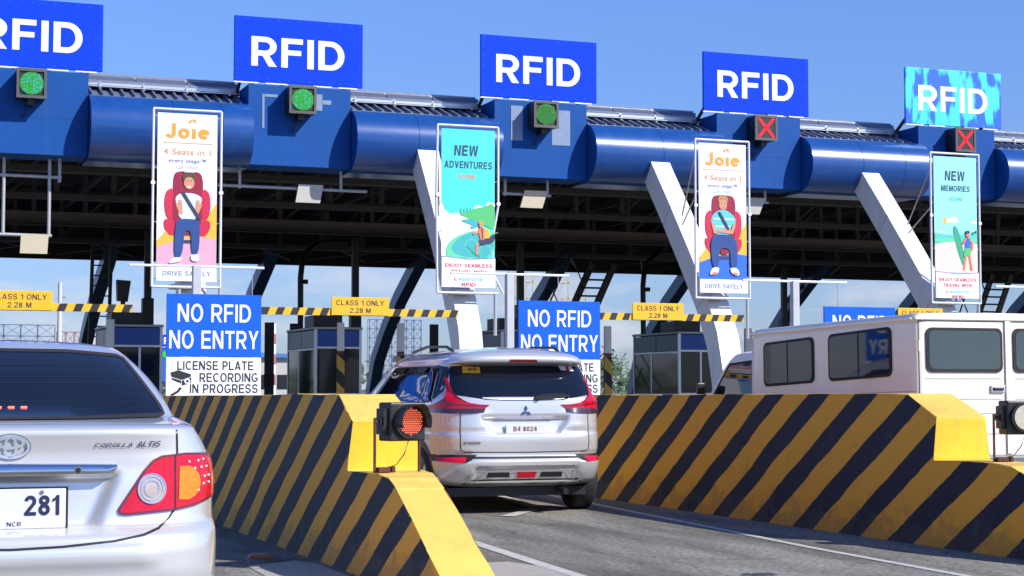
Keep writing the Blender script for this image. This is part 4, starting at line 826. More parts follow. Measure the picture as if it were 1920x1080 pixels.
# poles, ladders and stairs under the canopy
cp_lab = ['curved dark lamp pole rising behind the glass fronted booth', 'curved dark lamp pole rising behind the dark blue booth']
for i, x in enumerate((10.9, 20.7)):
    p = thing('curved_pole', cp_lab[i], 'pole', (x, 44, 0.0), 0, 'curved dark poles under the canopy')
    M().tube([(0,0,0.16),(-0.02,0,4.1),(0.02,0,4.5),(0.16,0,4.8),(0.5,0,5.02),(1.2,0,5.06)], 0.075, 10).build('pole', black_paint, p)
    M().tube([(0.05,-0.05,4.0),(0.16,-0.06,4.0)], 0.06, 8).build('camera_knob', black_paint, p)
vp_lab = ['dark straight post carrying a black box, left of the banner with the smiling child', 'dark straight post behind the class plate of the middle lane', 'dark straight post behind the second T post crossbar', 'dark forked post behind the van roof']
for i, (x, y) in enumerate(((6.95, 44), (12.35, 44), (17.0, 44), (28.6, 50))):
    p = thing('dark_mast', vp_lab[i], 'pole', (x, y, 0), 0, 'dark straight posts under the canopy')
    M().cbox(-0.085,0.085,-0.085,0.085,0.16,5.2,0.01).build('mast', black_paint, p)
    M().cbox(-0.14,0.14,-0.14,0.14,2.6,3.5,0.02).build('cabinet', black_paint, p)
    if i == 3: M().bar((0,0,4.0),(0.7,0,4.6),0.1,0.1).bar((0.7,0,4.5),(0.7,0,5.3),0.1,0.1).build('fork', black_paint, p)
fl = thing('flood_lamp', 'black flood lamp on a short post beside the leftmost ladder', 'lamp', (6.05, 42, 0))
M().cbox(-0.05,0.05,-0.05,0.05,0.16,3.4,0.008).build('post', black_paint, fl)
M().prism([(-0.14,3.32),(0.10,3.30),(0.17,3.80),(-0.16,3.82)], -0.12, 0.12).build('lamp_head', black_paint, fl)
ld = thing('service_ladder', 'vertical black ladder hanging from the canopy at the left', 'ladder', (5.98, 46, 0.16))
for xx in (-0.24, 0.24): M().bar((xx,0,0),(xx+0.10,0,4.9),0.09,0.06).build('rail', black_paint, ld)
for k in range(17): M().bar((-0.24+0.02*k/8,0,0.3+k*0.265),(0.24+0.02*k/8,0,0.3+k*0.265),0.035,0.035).build('rung', black_paint, ld)
st_lab = ['steep black stair with handrails right of the second T post', 'steep black stair with handrails at the right edge behind the last banner']
for i, x in enumerate((19.0, 33.1)):
    s = thing('steep_stair', st_lab[i], 'stairs', (x, 46, 0.16), 0, 'steep black stairs up to the canopy')
    for xx in (0.0, 0.72): M().bar((-1.25+xx,0,0.0),(1.35+xx,0.8,4.75),0.06,0.22).build('stringer', black_paint, s)
    for k in range(19):
        t = 0.03+k*0.051; x_ = -1.25+2.6*t
        M().box(x_+0.03, x_+0.69, 0.8*t-0.1, 0.8*t+0.1, 4.75*t-0.02, 4.75*t+0.025).build('tread', black_paint, s)
    for xx in (-0.42,): 
        for q in (0, 0.30): M().bar((-1.25+xx-q*0.6,0,0.75+q),(1.35+xx-q*0.6,0.8,5.5+q),0.035,0.035).build('handrail', black_paint, s)
    for k in range(4):
        t = 0.15+k*0.24; M().bar((-1.25+2.6*t,0.8*t,4.75*t),(-1.25-0.45+2.6*t,0.8*t,4.75*t+1.0),0.03,0.03).build('baluster', black_paint, s)

# ------------------------------------------------------------------ far background
def lattice(name, label, cat, x, y, z0, w, h, nx, nz, m1, depth=0.5, group=None, rz=0, r=0.03):
    t = thing(name, label, cat, (x, y, 0), rz, group)
    for k in range(nx+1):
        M().bar((-w/2+k*w/nx,0,0),(-w/2+k*w/nx,0,z0+h),r*2,r*2).build('upright', m1, t)
    for k in range(nz+1): M().bar((-w/2,0,z0+k*h/nz),(w/2,0,z0+k*h/nz),r*2,r*2).build('ledger_bar', m1, t)
    m = M()
    for a in range(nx):
        for b in range(nz):
            X0, X1 = -w/2+a*w/nx, -w/2+(a+1)*w/nx; Z0, Z1 = z0+b*h/nz, z0+(b+1)*h/nz
            m.bar((X0,0.03,Z0),(X1,0.03,Z1),r,r).bar((X1,0.03,Z0),(X0,0.03,Z1),r,r).bar((X0,0,Z0),(X0,depth,Z0),r,r).bar((X0,0,Z1),(X0,depth,Z1),r,r).bar((X0,depth,Z0),(X0,depth,Z1),r,r)
    m.build('bracing', m1, t); return t
blue_steel = mat('scaffold_blue', (0.10, 0.13, 0.26), 0.6, var=0.2)
red_steel = mat('scaffold_red', (0.34, 0.20, 0.22), 0.6, var=0.2)
yel_steel = mat('tower_yellow', (0.48, 0.42, 0.26), 0.6, var=0.2)
lattice('billboard_frame', 'bare blue steel billboard frame right of the glass fronted booth', 'billboard frame', 36.7, 120, 1.6, 3.9, 4.6, 7, 7, blue_steel, group='bare billboard frames beyond the plaza')
lattice('billboard_frame', 'long bare steel billboard frame above the silver sedan roof', 'billboard frame', 9.5, 120, 4.0, 6.6, 1.5, 6, 2, blue_steel, group='bare billboard frames beyond the plaza')
lattice('billboard_frame', 'pale red steel billboard frame right of the utility pole', 'billboard frame', 14.4, 125, 2.6, 1.8, 2.6, 3, 3, red_steel, group='bare billboard frames beyond the plaza', r=0.045)
lattice('power_tower', 'pale yellow lattice power tower behind the second no entry board', 'tower', 48.0, 118, 3.2, 5.6, 8.2, 4, 7, yel_steel, depth=1.4, r=0.035)
t = thing('radio_mast', 'thin red and white lattice mast left of the glass fronted booth', 'tower', (28.9, 125, 0))
for k in range(8): M().bar((0,0,k*0.75),(0,0,(k+1)*0.75),0.34,0.34).build('section', (mat('mast_red', (0.42, 0.14, 0.13), 0.6), letter_white)[k % 2], t)
up = thing('utility_pole', 'pale concrete utility pole with crossarms beyond the left height bar', 'utility pole', (13.1, 120, 0))
M().tube([(0,0,0),(0,0,8.4)], 0.19, 10, r1=0.13).build('pole', mat('pole_grey', (0.55, 0.55, 0.55), 0.8), up)
for z in (7.3, 5.4): M().bar((-0.75,0,z),(0.5,0,z),0.1,0.1).build('crossarm', grey_metal, up)
for k in range(2): M().tube([(-0.6+k,0,7.4),(-20,40,7.0),(-60,120,7.6)], 0.03, 4).build('wire', grey_metal, up)
sh_lab = ['long shed with a blue roof behind the left dark bumper post', 'low orange and white shed with a blue roof beside the silver hatchback windscreen']
for i, (x, y, w, h) in enumerate(((28.5, 130, 7.0, 3.6), (46.0, 130, 9.0, 3.4))):
    b = thing('shed', sh_lab[i], 'building', (x, y, 0), 0, 'sheds beyond the plaza')
    M().box(-w/2,w/2,0,5,0,h).build('wall', mat('shed_wall%d' % i, ((0.45,0.44,0.42), (0.50,0.36,0.25))[i], 0.8), b)
    M().prism([(-w/2-.3,h+.004),(w/2+.3,h+.004),(w/2+.3,h+.25),(-w/2-.3,h+.55)], -0.4, 5.3).build('roof', mat('shed_roof', (0.06, 0.17, 0.42), 0.5), b)
    for k in range(4): M().box(-w/2+0.6+k*w/4.4, -w/2+1.6+k*w/4.4, -0.03, -0.002, 1.2, 2.3).build('window', glass_navy, b)
tl = thing('distant_lane_board', 'small distant blue RFID board with a green light, left of the left no entry board', 'sign', (14.95, 88, 0))
M().box(-0.75,0.75,-0.05,0.05,3.35,3.95).build('panel', sign_blue, tl); put_text(M(), 'RFID', 0, 3.65, 1.2, 0.36, -0.052, bold=0.02).build('lettering', letter_white, tl)
M().box(-0.9,0.9,0.06,0.5,1.6,3.3).build('gantry', booth_blue, tl); M().disc((-0.1,2.95),0.17,0.03,0.058,14).build('green_lamp', g1, tl)
for xx in (-0.8, 0.8): M().box(xx-0.08,xx+0.08,0.1,0.3,0,1.6).build('leg', dark_steel, tl)

def tree(x, y, h, w, label, seed, nleaf=700):
    rr = random.Random(seed)
    t = thing('tree', label, 'tree', (x, y, 0), 0, 'trees beyond the plaza')
    m = M().tube([(0,0,0),(0.05,0,h*0.35),(0.0,0.05,h*0.7)], 0.14, 7, r1=0.05)
    for k in range(5):
        a = rr.uniform(0, 2*PI); m.tube([(0,0,h*(0.25+0.08*k)),(math.cos(a)*w*0.22,math.sin(a)*w*0.22,h*(0.42+0.09*k))], 0.05, 5, r1=0.02)
    m.build('trunk', bark, t)
    c = M(); clumps = [(rr.gauss(0, w*0.22), rr.gauss(0, w*0.22), h*rr.uniform(0.3, 0.92), rr.uniform(0.18, 0.34)*w) for _ in range(11)]
    for k in range(nleaf):
        cx, cy, cz, cr = rr.choice(clumps); v = Vector((rr.gauss(0,1), rr.gauss(0,1), rr.gauss(0,1))).normalized()*cr*rr.uniform(0.5, 1.05)
        p = Vector((cx, cy, cz))+v*Vector((1,1,0.8)).x; s = rr.uniform(0.08, 0.2)
        if p.z < 0.2: continue
        d1 = Vector((rr.gauss(0,1), rr.gauss(0,1), rr.gauss(0,1))).normalized(); d2 = d1.orthogonal().normalized()
        c.add([p-d1*s, p+d2*s*0.6, p+d1*s, p-d2*s*0.6], [(0,1,2,3)])
    c.build('crown', leaf, t, normals=False)
tree(50.8, 118, 3.9, 4.4, 'bushy green tree behind the striped foot post left of the dark blue booth', 3)
tree(54.0, 121, 3.6, 4.0, 'bushy green tree against the dark blue booth', 4)
tree(16.8, 110, 2.6, 3.0, 'small green tree behind the sedan and the left no entry board', 6)
fw = M(); rr = random.Random(11)
for k in range(2600):
    x = rr.uniform(-150, 420); y = 330+rr.uniform(-8, 8); z = abs(rr.gauss(0, 1))*2.0+rr.uniform(0, 2.2); s = rr.uniform(0.8, 1.8)
    d1 = Vector((rr.gauss(0,1), rr.gauss(0,1), rr.gauss(0,1))).normalized(); d2 = d1.orthogonal().normalized(); p = Vector((x, y, z))
    fw.add([p-d1*s, p+d2*s*0.6, p+d1*s, p-d2*s*0.6], [(0,1,2,3)])
tag(fw.build('distant_trees', leaf, normals=False), 'dark line of distant trees along the horizon', 'trees', kind='stuff')
# ------------------------------------------------------------------ vehicle surfaces
def cr_interp(R_, sub):
    """Catmull-Rom between control rows, clamped to their span so edges do not overshoot"""
    out = []
    for i in range(len(R_)-1):
        p0, p1, p2, p3 = R_[max(i-1,0)], R_[i], R_[i+1], R_[min(i+2,len(R_)-1)]
        for j in range(sub):
            t = j/sub; row = []
            for a, b, c, d in zip(p0, p1, p2, p3):
                v = 0.5*((2*b)+(-a+c)*t+(2*a-5*b+4*c-d)*t*t+(-a+3*b-3*c+d)*t**3)
                row.append(min(max(v, min(b, c)), max(b, c)))
            out.append(row)
    out.append(R_[-1]); return out
def unit_ring(n, m, nr, ns):
    u0 = 0.5**(1/n); v0 = 0.5**(1/m); P = []
    for i in range(nr): u = -u0+2*u0*i/nr; P.append((u, -(1-abs(u)**n)**(1/m)))          # rear, left to right
    for i in range(ns):
        q = i/ns; v = -v0+2*v0*(q**1.5); P.append(((1-abs(v)**m)**(1/n), v))              # right side, rear to front
    for i in range(14): u = u0-2*u0*i/14; P.append((u, (1-abs(u)**n)**(1/m)))
    for i in range(ns):
        q = 1-i/ns; v = -v0+2*v0*(q**1.5); P.append((-(1-abs(v)**m)**(1/n), v))
    return P
def ring_body(rows, n, m, sub=4, nr=56, ns=34, deform=None):
    """rows: z, rear y, front y, half width, crown (rise of the middle)"""
    U = unit_ring(n, m, nr, ns); K = len(U); rows = cr_interp(rows, sub); vs = []; fs = []
    for z, yr, yf, w, cz in rows:
        for u, v in U:
            p = [u*w, yr+(v+1)/2*(yf-yr), z+cz*(1-u*u)]
            vs.append(deform(p) if deform else p)
    for i in range(len(rows)-1):
        for j in range(K): fs.append((i*K+j, i*K+(j+1) % K, (i+1)*K+(j+1) % K, (i+1)*K+j))
    fs.append(tuple(range(K-1, -1, -1))); o = (len(rows)-1)*K; fs.append(tuple(o+j for j in range(K)))
    return vs, fs
class Skin:
    def __init__(s, vs, fs): s.t = BVHTree.FromPolygons([Vector(v) for v in vs], [tuple(f) for f in fs])
    def hit(s, a, b, side):
        if side == 'rear': o, d = Vector((a, -4, b)), Vector((0,1,0))
        elif side == 'left': o, d = Vector((-4, a, b)), Vector((1,0,0))
        elif side == 'right': o, d = Vector((4, a, b)), Vector((-1,0,0))
        else: o, d = Vector((a, b, 6)), Vector((0,0,-1))
        r = s.t.ray_cast(o, d)
        if r[0] is None:
            q = Vector((a, 0.5, b)) if side == 'rear' else Vector((0.8*(-1 if side == 'left' else 1), a, b)) if side != 'top' else Vector((a, b, 1.5))
            r = s.t.find_nearest(q)
        nrm = r[1]
        if nrm.dot(d) > 0: nrm = -nrm
        return r[0], nrm
    def patch(s, poly, side='rear', off=0.004, step=0.04, mi=0, m=None, thick=True):
        """polygon laid on the skin, standing off by `off`, with a turned-in rim"""
        m = m or M(); bm = bmesh.new(); vv = [bm.verts.new((p[0], p[1], 0)) for p in poly]; bm.faces.new(vv)
        for ax in (0, 1):
            lo = min(p[ax] for p in poly); hi = max(p[ax] for p in poly); k = math.floor(lo/step)+1
            while k*step < hi-1e-5:
                co = [0,0,0]; no = [0,0,0]; co[ax] = k*step; no[ax] = 1
                bmesh.ops.bisect_plane(bm, geom=bm.verts[:]+bm.edges[:]+bm.faces[:], plane_co=co, plane_no=no, dist=1e-6); k += 1
        bmesh.ops.remove_doubles(bm, verts=bm.verts[:], dist=1e-5)
        bm.verts.index_update(); top = []; low = []
        for v in bm.verts:
            p, n = s.hit(v.co.x, v.co.y, side); top.append(p+n*off); low.append(p-n*0.004)
        N = len(top); fs = [tuple(v.index for v in f.verts) for f in bm.faces]
        m.add(top, fs, mi, True)
        if thick:
            rim = [e for e in bm.edges if len(e.link_faces) == 1]
            ids = sorted({v.index for e in rim for v in e.verts}); mp = {k: i for i, k in enumerate(ids)}; q = len(ids)
            m.add([top[k] for k in ids]+[low[k] for k in ids], [(mp[e.verts[0].index], mp[e.verts[1].index], q+mp[e.verts[1].index], q+mp[e.verts[0].index]) for e in rim], mi, False)
        bm.free(); return m
    def seam(s, pts, w=0.006, side='rear', off=0.0012, step=0.02, m=None, mi=0, h=0.0):
        m = m or M(); P = []
        for (a, b), (c, d) in zip(pts, pts[1:]):
            L = math.hypot(c-a, d-b); k = max(1, int(L/step))
            for i in range(k): P.append((a+(c-a)*i/k, b+(d-b)*i/k))
        P.append(pts[-1]); V = []; n = len(P)
        for i, p in enumerate(P):
            a, b = P[max(i-1,0)], P[min(i+1,n-1)]; L = math.hypot(b[0]-a[0], b[1]-a[1]) or 1; nx, ny = -(b[1]-a[1])/L*w/2, (b[0]-a[0])/L*w/2
            for sg in (1, -1):
                h_, nn = s.hit(p[0]+nx*sg, p[1]+ny*sg, side); V.append(h_+nn*(off))
        m.add(V, [(2*i, 2*i+1, 2*i+3, 2*i+2) for i in range(n-1)], mi, True)
        return m
def sstep(a, b, x):
    t = min(1, max(0, (x-a)/(b-a))); return t*t*(3-2*t)
def mirror(p): return [(-x, z) for x, z in p][::-1]
seam_mat = mat('seam_dark', (0.012, 0.012, 0.016), 0.6)
def wheel(root, x, y, r, w, rim):
    t = M(); n = 28; prof = [(-w/2, r*0.66), (-w/2, r*0.93), (-w/2+0.025, r), (w/2-0.025, r), (w/2, r*0.93), (w/2, r*0.66)]
    vs = [(px, math.cos(2*PI*j/n)*pr, math.sin(2*PI*j/n)*pr) for px, pr in prof for j in range(n)]
    t.add(vs, [(i*n+j, i*n+(j+1) % n, (i+1)*n+(j+1) % n, (i+1)*n+j) for i in range(5) for j in range(n)], 0, True)
    tr = t.build('tyre', rubber, root, loc=(x, y, r), normals=True)
    s = M(); so = -1 if x < 0 else 1
    M().prism([(math.cos(2*PI*j/n)*r*0.68, math.sin(2*PI*j/n)*r*0.68) for j in range(n)], -so*(w/2-0.02), -so*(w/2-0.06), 'x').build('brake_drum', seam_mat, tr)
    s.prism([(math.cos(2*PI*j/n)*r*0.67, math.sin(2*PI*j/n)*r*0.67) for j in range(n)], so*(w/2-0.05), so*(w/2-0.09), 'x')
    for k in range(5):
        a = 2*PI*k/5; s.bar((so*(w/2-0.03), 0, 0), (so*(w/2-0.03), math.cos(a)*r*0.64, math.sin(a)*r*0.64), 0.05, 0.07)
    s.build('rim', rim, tr)

# ------------------------------------------------------------------ silver sedan (near left)
def sedan():
    r = thing('sedan_car', 'silver sedan seen from behind at the lower left with red tail light', 'car', (0.60, 7.10, 0.0), R(-2.0))
    rows = [(.20,.30,4.35,.76,0),(.26,.10,4.42,.845,0),(.36,.035,4.46,.872,0),(.48,.0,4.47,.880,0),(.57,.0,4.46,.882,0),(.625,.018,4.44,.882,0),(.655,.055,4.42,.880,0),(.675,.085,4.40,.879,0),
            (.74,.098,4.37,.877,0),(.82,.104,4.32,.876,0),(.90,.112,4.22,.868,0),(.96,.112,4.05,.845,0),(1.01,.104,3.80,.815,0),(1.04,.098,3.55,.792,0),(1.058,.108,3.42,.780,0),(1.068,.150,3.36,.771,.004),
            (1.078,.26,3.30,.760,.010),(1.09,.42,3.24,.748,.012),(1.10,.50,3.20,.740,.012),(1.14,.575,3.12,.725,.012),(1.20,.70,3.02,.702,.012),(1.27,.87,2.90,.666,.014),(1.33,1.03,2.80,.624,.016),(1.385,1.20,2.70,.578,.018),(1.415,1.34,2.62,.545,.02),(1.432,1.50,2.55,.50,.022),(1.442,1.75,2.42,.40,.022),(1.446,2.0,2.2,.22,.022)]
    def deform(p):
        x, y, z = p
        if y < 0.7 and z < 1.05:
            ax = abs(x)
            edge = 0.43-max(0, (0.87-z))*0.42                                # plate recess, narrowing downwards
            k = (1-sstep(edge-0.05, edge+0.015, ax))*sstep(0.632, 0.672, z)*(1-sstep(0.862, 0.878, z))
            y += 0.050*k
            y += 0.012*sstep(0.60, 0.9, ax)*sstep(0.62, 0.68, z)*(1-sstep(0.66, 0.75, z))
            y -= 0.018*(1-sstep(.50,.62,ax))*sstep(.50,.53,z)*(1-sstep(.575,.61,z))
        return (x, y, z)
    vs, fs = ring_body(rows, 5.0, 13, 5, 120, 36, deform)
    sk = Skin(vs, fs)
    m = M(); m.add(vs, fs, 0, True); body = m.build('body', silver, r)
    gl = [(0.0,1.396),(0.30,1.393),(0.525,1.375),(0.552,1.360),(0.655,1.150),(0.668,1.112),(0.640,1.104),(0.30,1.100),(0,1.099)]
    win = sk.patch(mirror(gl)[:-1]+gl[:-1] if False else gl+[(-x, z) for x, z in gl[::-1][1:-1]], off=0.003, step=0.05).build('rear_window', glass_navy, r)
    fr = gl+[(-x, z) for x, z in gl[::-1][1:]]
    sk.seam([(x*1.0, z) for x, z in fr], 0.016, off=0.0045).build('window_seal', rubber, win)
    df = M()
    for k in range(9): zz = 1.135+k*0.027; xw = .60-(zz-1.13)*.38; sk.seam([(-xw,zz),(xw,zz)], 0.0028, off=0.0036, step=.06, m=df)
    tag(df.build('heater_line', mat('heater_line', (0.016, 0.018, 0.026), 0.3), win), kind='stuff')
    # brake lamp inside the rear window
    lamp = sk.patch([(-0.14,1.118),(0.06,1.118),(0.06,1.142),(-0.14,1.142)], off=0.005, step=0.05).build('high_brake_lamp', mat('brake_strip', (0.10, 0.10, 0.12), 0.3), r)
    d = M()
    for k in range(-2, 2):
        p, n = sk.hit(0.015+k*0.052+0.005, 1.131, 'rear'); d.cbox(p.x-0.013, p.x+0.013, p.y-0.016, p.y-0.004, p.z-0.008, p.z+0.016, 0.003)
    d.build('bulb', mat('brake_glow', (0.8, 0.1, 0.05), 0.3, emit=(1.0, 0.10, 0.08), es=3.0), lamp)
    # tail lights
    T = [(.425,.728),(.432,.716),(.46,.712),(.60,.722),(.655,.726),(.74,.742),(.80,.762),(.862,.782),(.874,.80),(.874,.858),(.868,.90),(.848,.928),(.80,.944),(.70,.950),(.60,.942),(.565,.925),(.53,.885)]
    for sg in (1, -1):
        q = T if sg > 0 else mirror(T)
        tl = sk.patch(q, off=0.010, step=0.03).build('tail_light', lamp_red, r)
        sk.seam([(x, z) for x, z in q]+[q[0]], 0.010, off=0.0105).build('trim_ring', lamp_dark, tl)
        sk.patch(ell(sg*0.557, .812, .058, .062, 28), off=0.014, step=0.03).build('reverse_lamp', lamp_clear, tl)
        rg = M()
        for rad in (0.030, 0.045, 0.056): sk.seam(ell(sg*0.557, .812, rad, rad*1.07, 28)+[ell(sg*0.557, .812, rad, rad*1.07, 28)[0]], 0.004, off=0.0165, m=rg)
        rg.build('lens_ring', chrome, tl)
        sk.patch([(sg*x, z) for x, z in [(.672,.90)]+ell(.694,.832,.068,.070,20,R(82),R(-82))+[(.668,.765)]], off=0.014, step=0.03).build('turn_lamp', lamp_amber, tl)
        dm = M()
        for (x, z) in ((.735,.918),(.775,.92),(.80,.925),(.76,.89),(.79,.893),(.815,.895),(.805,.855),(.825,.858),(.80,.825),(.825,.83),(.775,.80)):
            x -= .022; p, n = sk.hit(sg*x, z, 'rear'); p = p+n*0.0125; dm.prism(ell(p.x, p.z, .005, .005, 8), p.y-0.004, p.y+0.003)
        tag(dm.build('reflector_dot', mat('dot_pale', (0.9, 0.75, 0.62), 0.25), tl), kind='stuff')
        sk.seam([(sg*.655,.726),(sg*.655,.948)], 0.006, off=0.0125).build('lens_split', seam_mat, tl)
    # boot lid seams, bumper line
    sm = M()
    for sg in (1, -1): sk.seam([(sg*a, b) for a, b in [(.655,1.075),(.665,1.05),(.668,.95),(.655,.726),(.63,.69),(.585,.655),(.52,.632),(.40,.612),(.2,.596),(0,.590)]], 0.009, off=0.0012, m=sm)
    sm.build('boot_seam', seam_mat, r)
    sk.seam([(-.66,1.072),(-.3,1.0785),(.3,1.0785),(.66,1.072)], 0.004, off=0.001).build('lip_line', mat('lip_grey', (0.3,0.31,0.34), 0.4), r)
    # chrome garnish
    g = M(); n = 24; P = []
    for i in range(n+1):
        x = -0.418+0.836*i/n; t = min(1, (0.418-abs(x))/0.02); zt = .922-.006*abs(x)/.4; zb = .872+0.004*abs(x)/.4+0.02*(1-t)
        p0, _ = sk.hit(x, .928, 'rear'); P.append((x, p0.y-0.004, zt, zb))
    V = [];
    for x, y, zt, zb in P: V += [(x, y+0.006, zt+0.002), (x, y-0.010, zt-0.003), (x, y-0.016, (zt+zb)/2+0.002), (x, y-0.023, zb+0.003), (x, y+0.05, zb-0.003)]
    g.add(V, [(5*i+k, 5*i+5+k, 5*i+6+k, 5*i+1+k) for i in range(n) for k in range(4)], 0, True); g.add(V[:5], [(0,1,2,3,4)]); g.add(V[-5:], [(0,1,2,3,4)])
    ga = g.build('boot_garnish', chrome, r)
    p0, _ = sk.hit(0.262, .93, 'rear'); M().disc((.262,.893), .011, p0.y-0.026, p0.y-0.01, 14).build('keyhole', seam_mat, ga); M().prism(ell(.262,.893,.016,.016,16), p0.y-0.0235, p0.y-0.01).build('keyhole_ring', chrome, ga)
    # emblem: nested oval rings
    def oval(m, cx, cz, rx, rz, w):
        sk.seam(ell(cx, cz, rx, rz, 40)+[ell(cx, cz, rx, rz, 40)[0]], w, off=0.010, step=0.01, m=m)
    e = M(); oval(e, 0, .990, .070, .044, .012); oval(e, 0, .990, .022, .040, .010); oval(e, 0, 1.008, .050, .021, .010)
    e.build('emblem', mat('emblem_silver', (0.62, 0.68, 0.80), 0.3, metal=0.5), r)
    eb = M(); 
    for a_ in ((0,.990,.077,.050,.004),(0,.990,.063,.038,.003)): sk.seam(ell(*a_[:4],40)+[ell(*a_[:4],40)[0]], a_[4], off=0.0085, step=.01, m=eb)
    eb.build('emblem_edge', mat('emblem_shadow', (0.06,0.07,0.12), 0.4), r)
    def on(mm, txt, cx, cz, w, h, bold, shear, off=0.006):
        put_text(mm, txt, cx, cz, w, h, 0, bold=bold, depth=0.0015, shear=shear, fn=lambda X, Y, Z: tuple(sk.hit(X, Z, 'rear')[0]+sk.hit(X, Z, 'rear')[1]*(off-Y)))
    b = M(); on(b, 'COROLLA', .402, .9935, .150, .017, .018, .30); on(b, 'ALTIS', .545, .996, .10, .024, .018, .30)
    b.build('badge', mat('badge_chrome', (0.22, 0.25, 0.36), 0.2, metal=0.8), r, normals=False)
    # plate
    pl = thing('tmp', None, None); bpy.data.objects.remove(pl)
    pb = M().cbox(-.205,.218,0.108,0.120,.662,.822,.006).build('number_plate', plate_white, r)
    t = M(); put_text(t, '281', .125, .755, .135, .080, 0.1075, bold=0.022, depth=.003); t.build('lettering', letter_navy, pb)
    t = M(); put_text(t, 'NCR', .018, .682, .055, .018, 0.1075, bold=0.004, depth=.002); t.build('small_lettering', letter_navy, pb)
    f = M()
    for a in ((-.214,.227,.818,.828),(-.214,.227,.655,.664)): f.box(a[0],a[1],.112,.124,a[2],a[3])
    f.box(-.214,-.206,.112,.124,.664,.818).box(.219,.227,.112,.124,.664,.818).build('plate_frame', black_plastic, pb)
    M().disc((.125,.808), .008, .102, .108, 10).disc((-.11,.808), .008, .102, .108, 10).build('screw', chrome, pb)
    # side glass and lower trim
    for side, sg in (('left', -1), ('right', 1)):
        for q in ([(0.95,1.13),(1.62,1.13),(1.62,1.36),(1.30,1.33)], [(1.68,1.13),(2.75,1.13),(2.45,1.34),(2.2,1.385),(1.68,1.38)]):
            sk.patch(q, side, off=0.003, step=0.08).build('side_window', glass_navy, r)
        sk.patch(ell(0.93, .30, .34, .34, 26, 0, PI)+[(0.59,.22),(1.27,.22)], side, off=0.004, step=0.08).build('wheel_arch', black_plastic, r)
        sk.patch(ell(3.55, .30, .34, .34, 26, 0, PI)+[(3.21,.22),(3.89,.22)], side, off=0.004, step=0.08).build('wheel_arch', black_plastic, r)
        for y in (0.93, 3.55): wheel(r, sg*0.79, y, 0.31, 0.19, alu)
        M().cbox(sg*0.87-0.06, sg*0.87+0.06, 2.62, 2.78, 0.96, 1.06, 0.02).build('door_mirror', silver, r)
    M().box(-.7,.7,.5,4.0,.16,.24).build('underbody', black_plastic, r)
    return r
sedan()

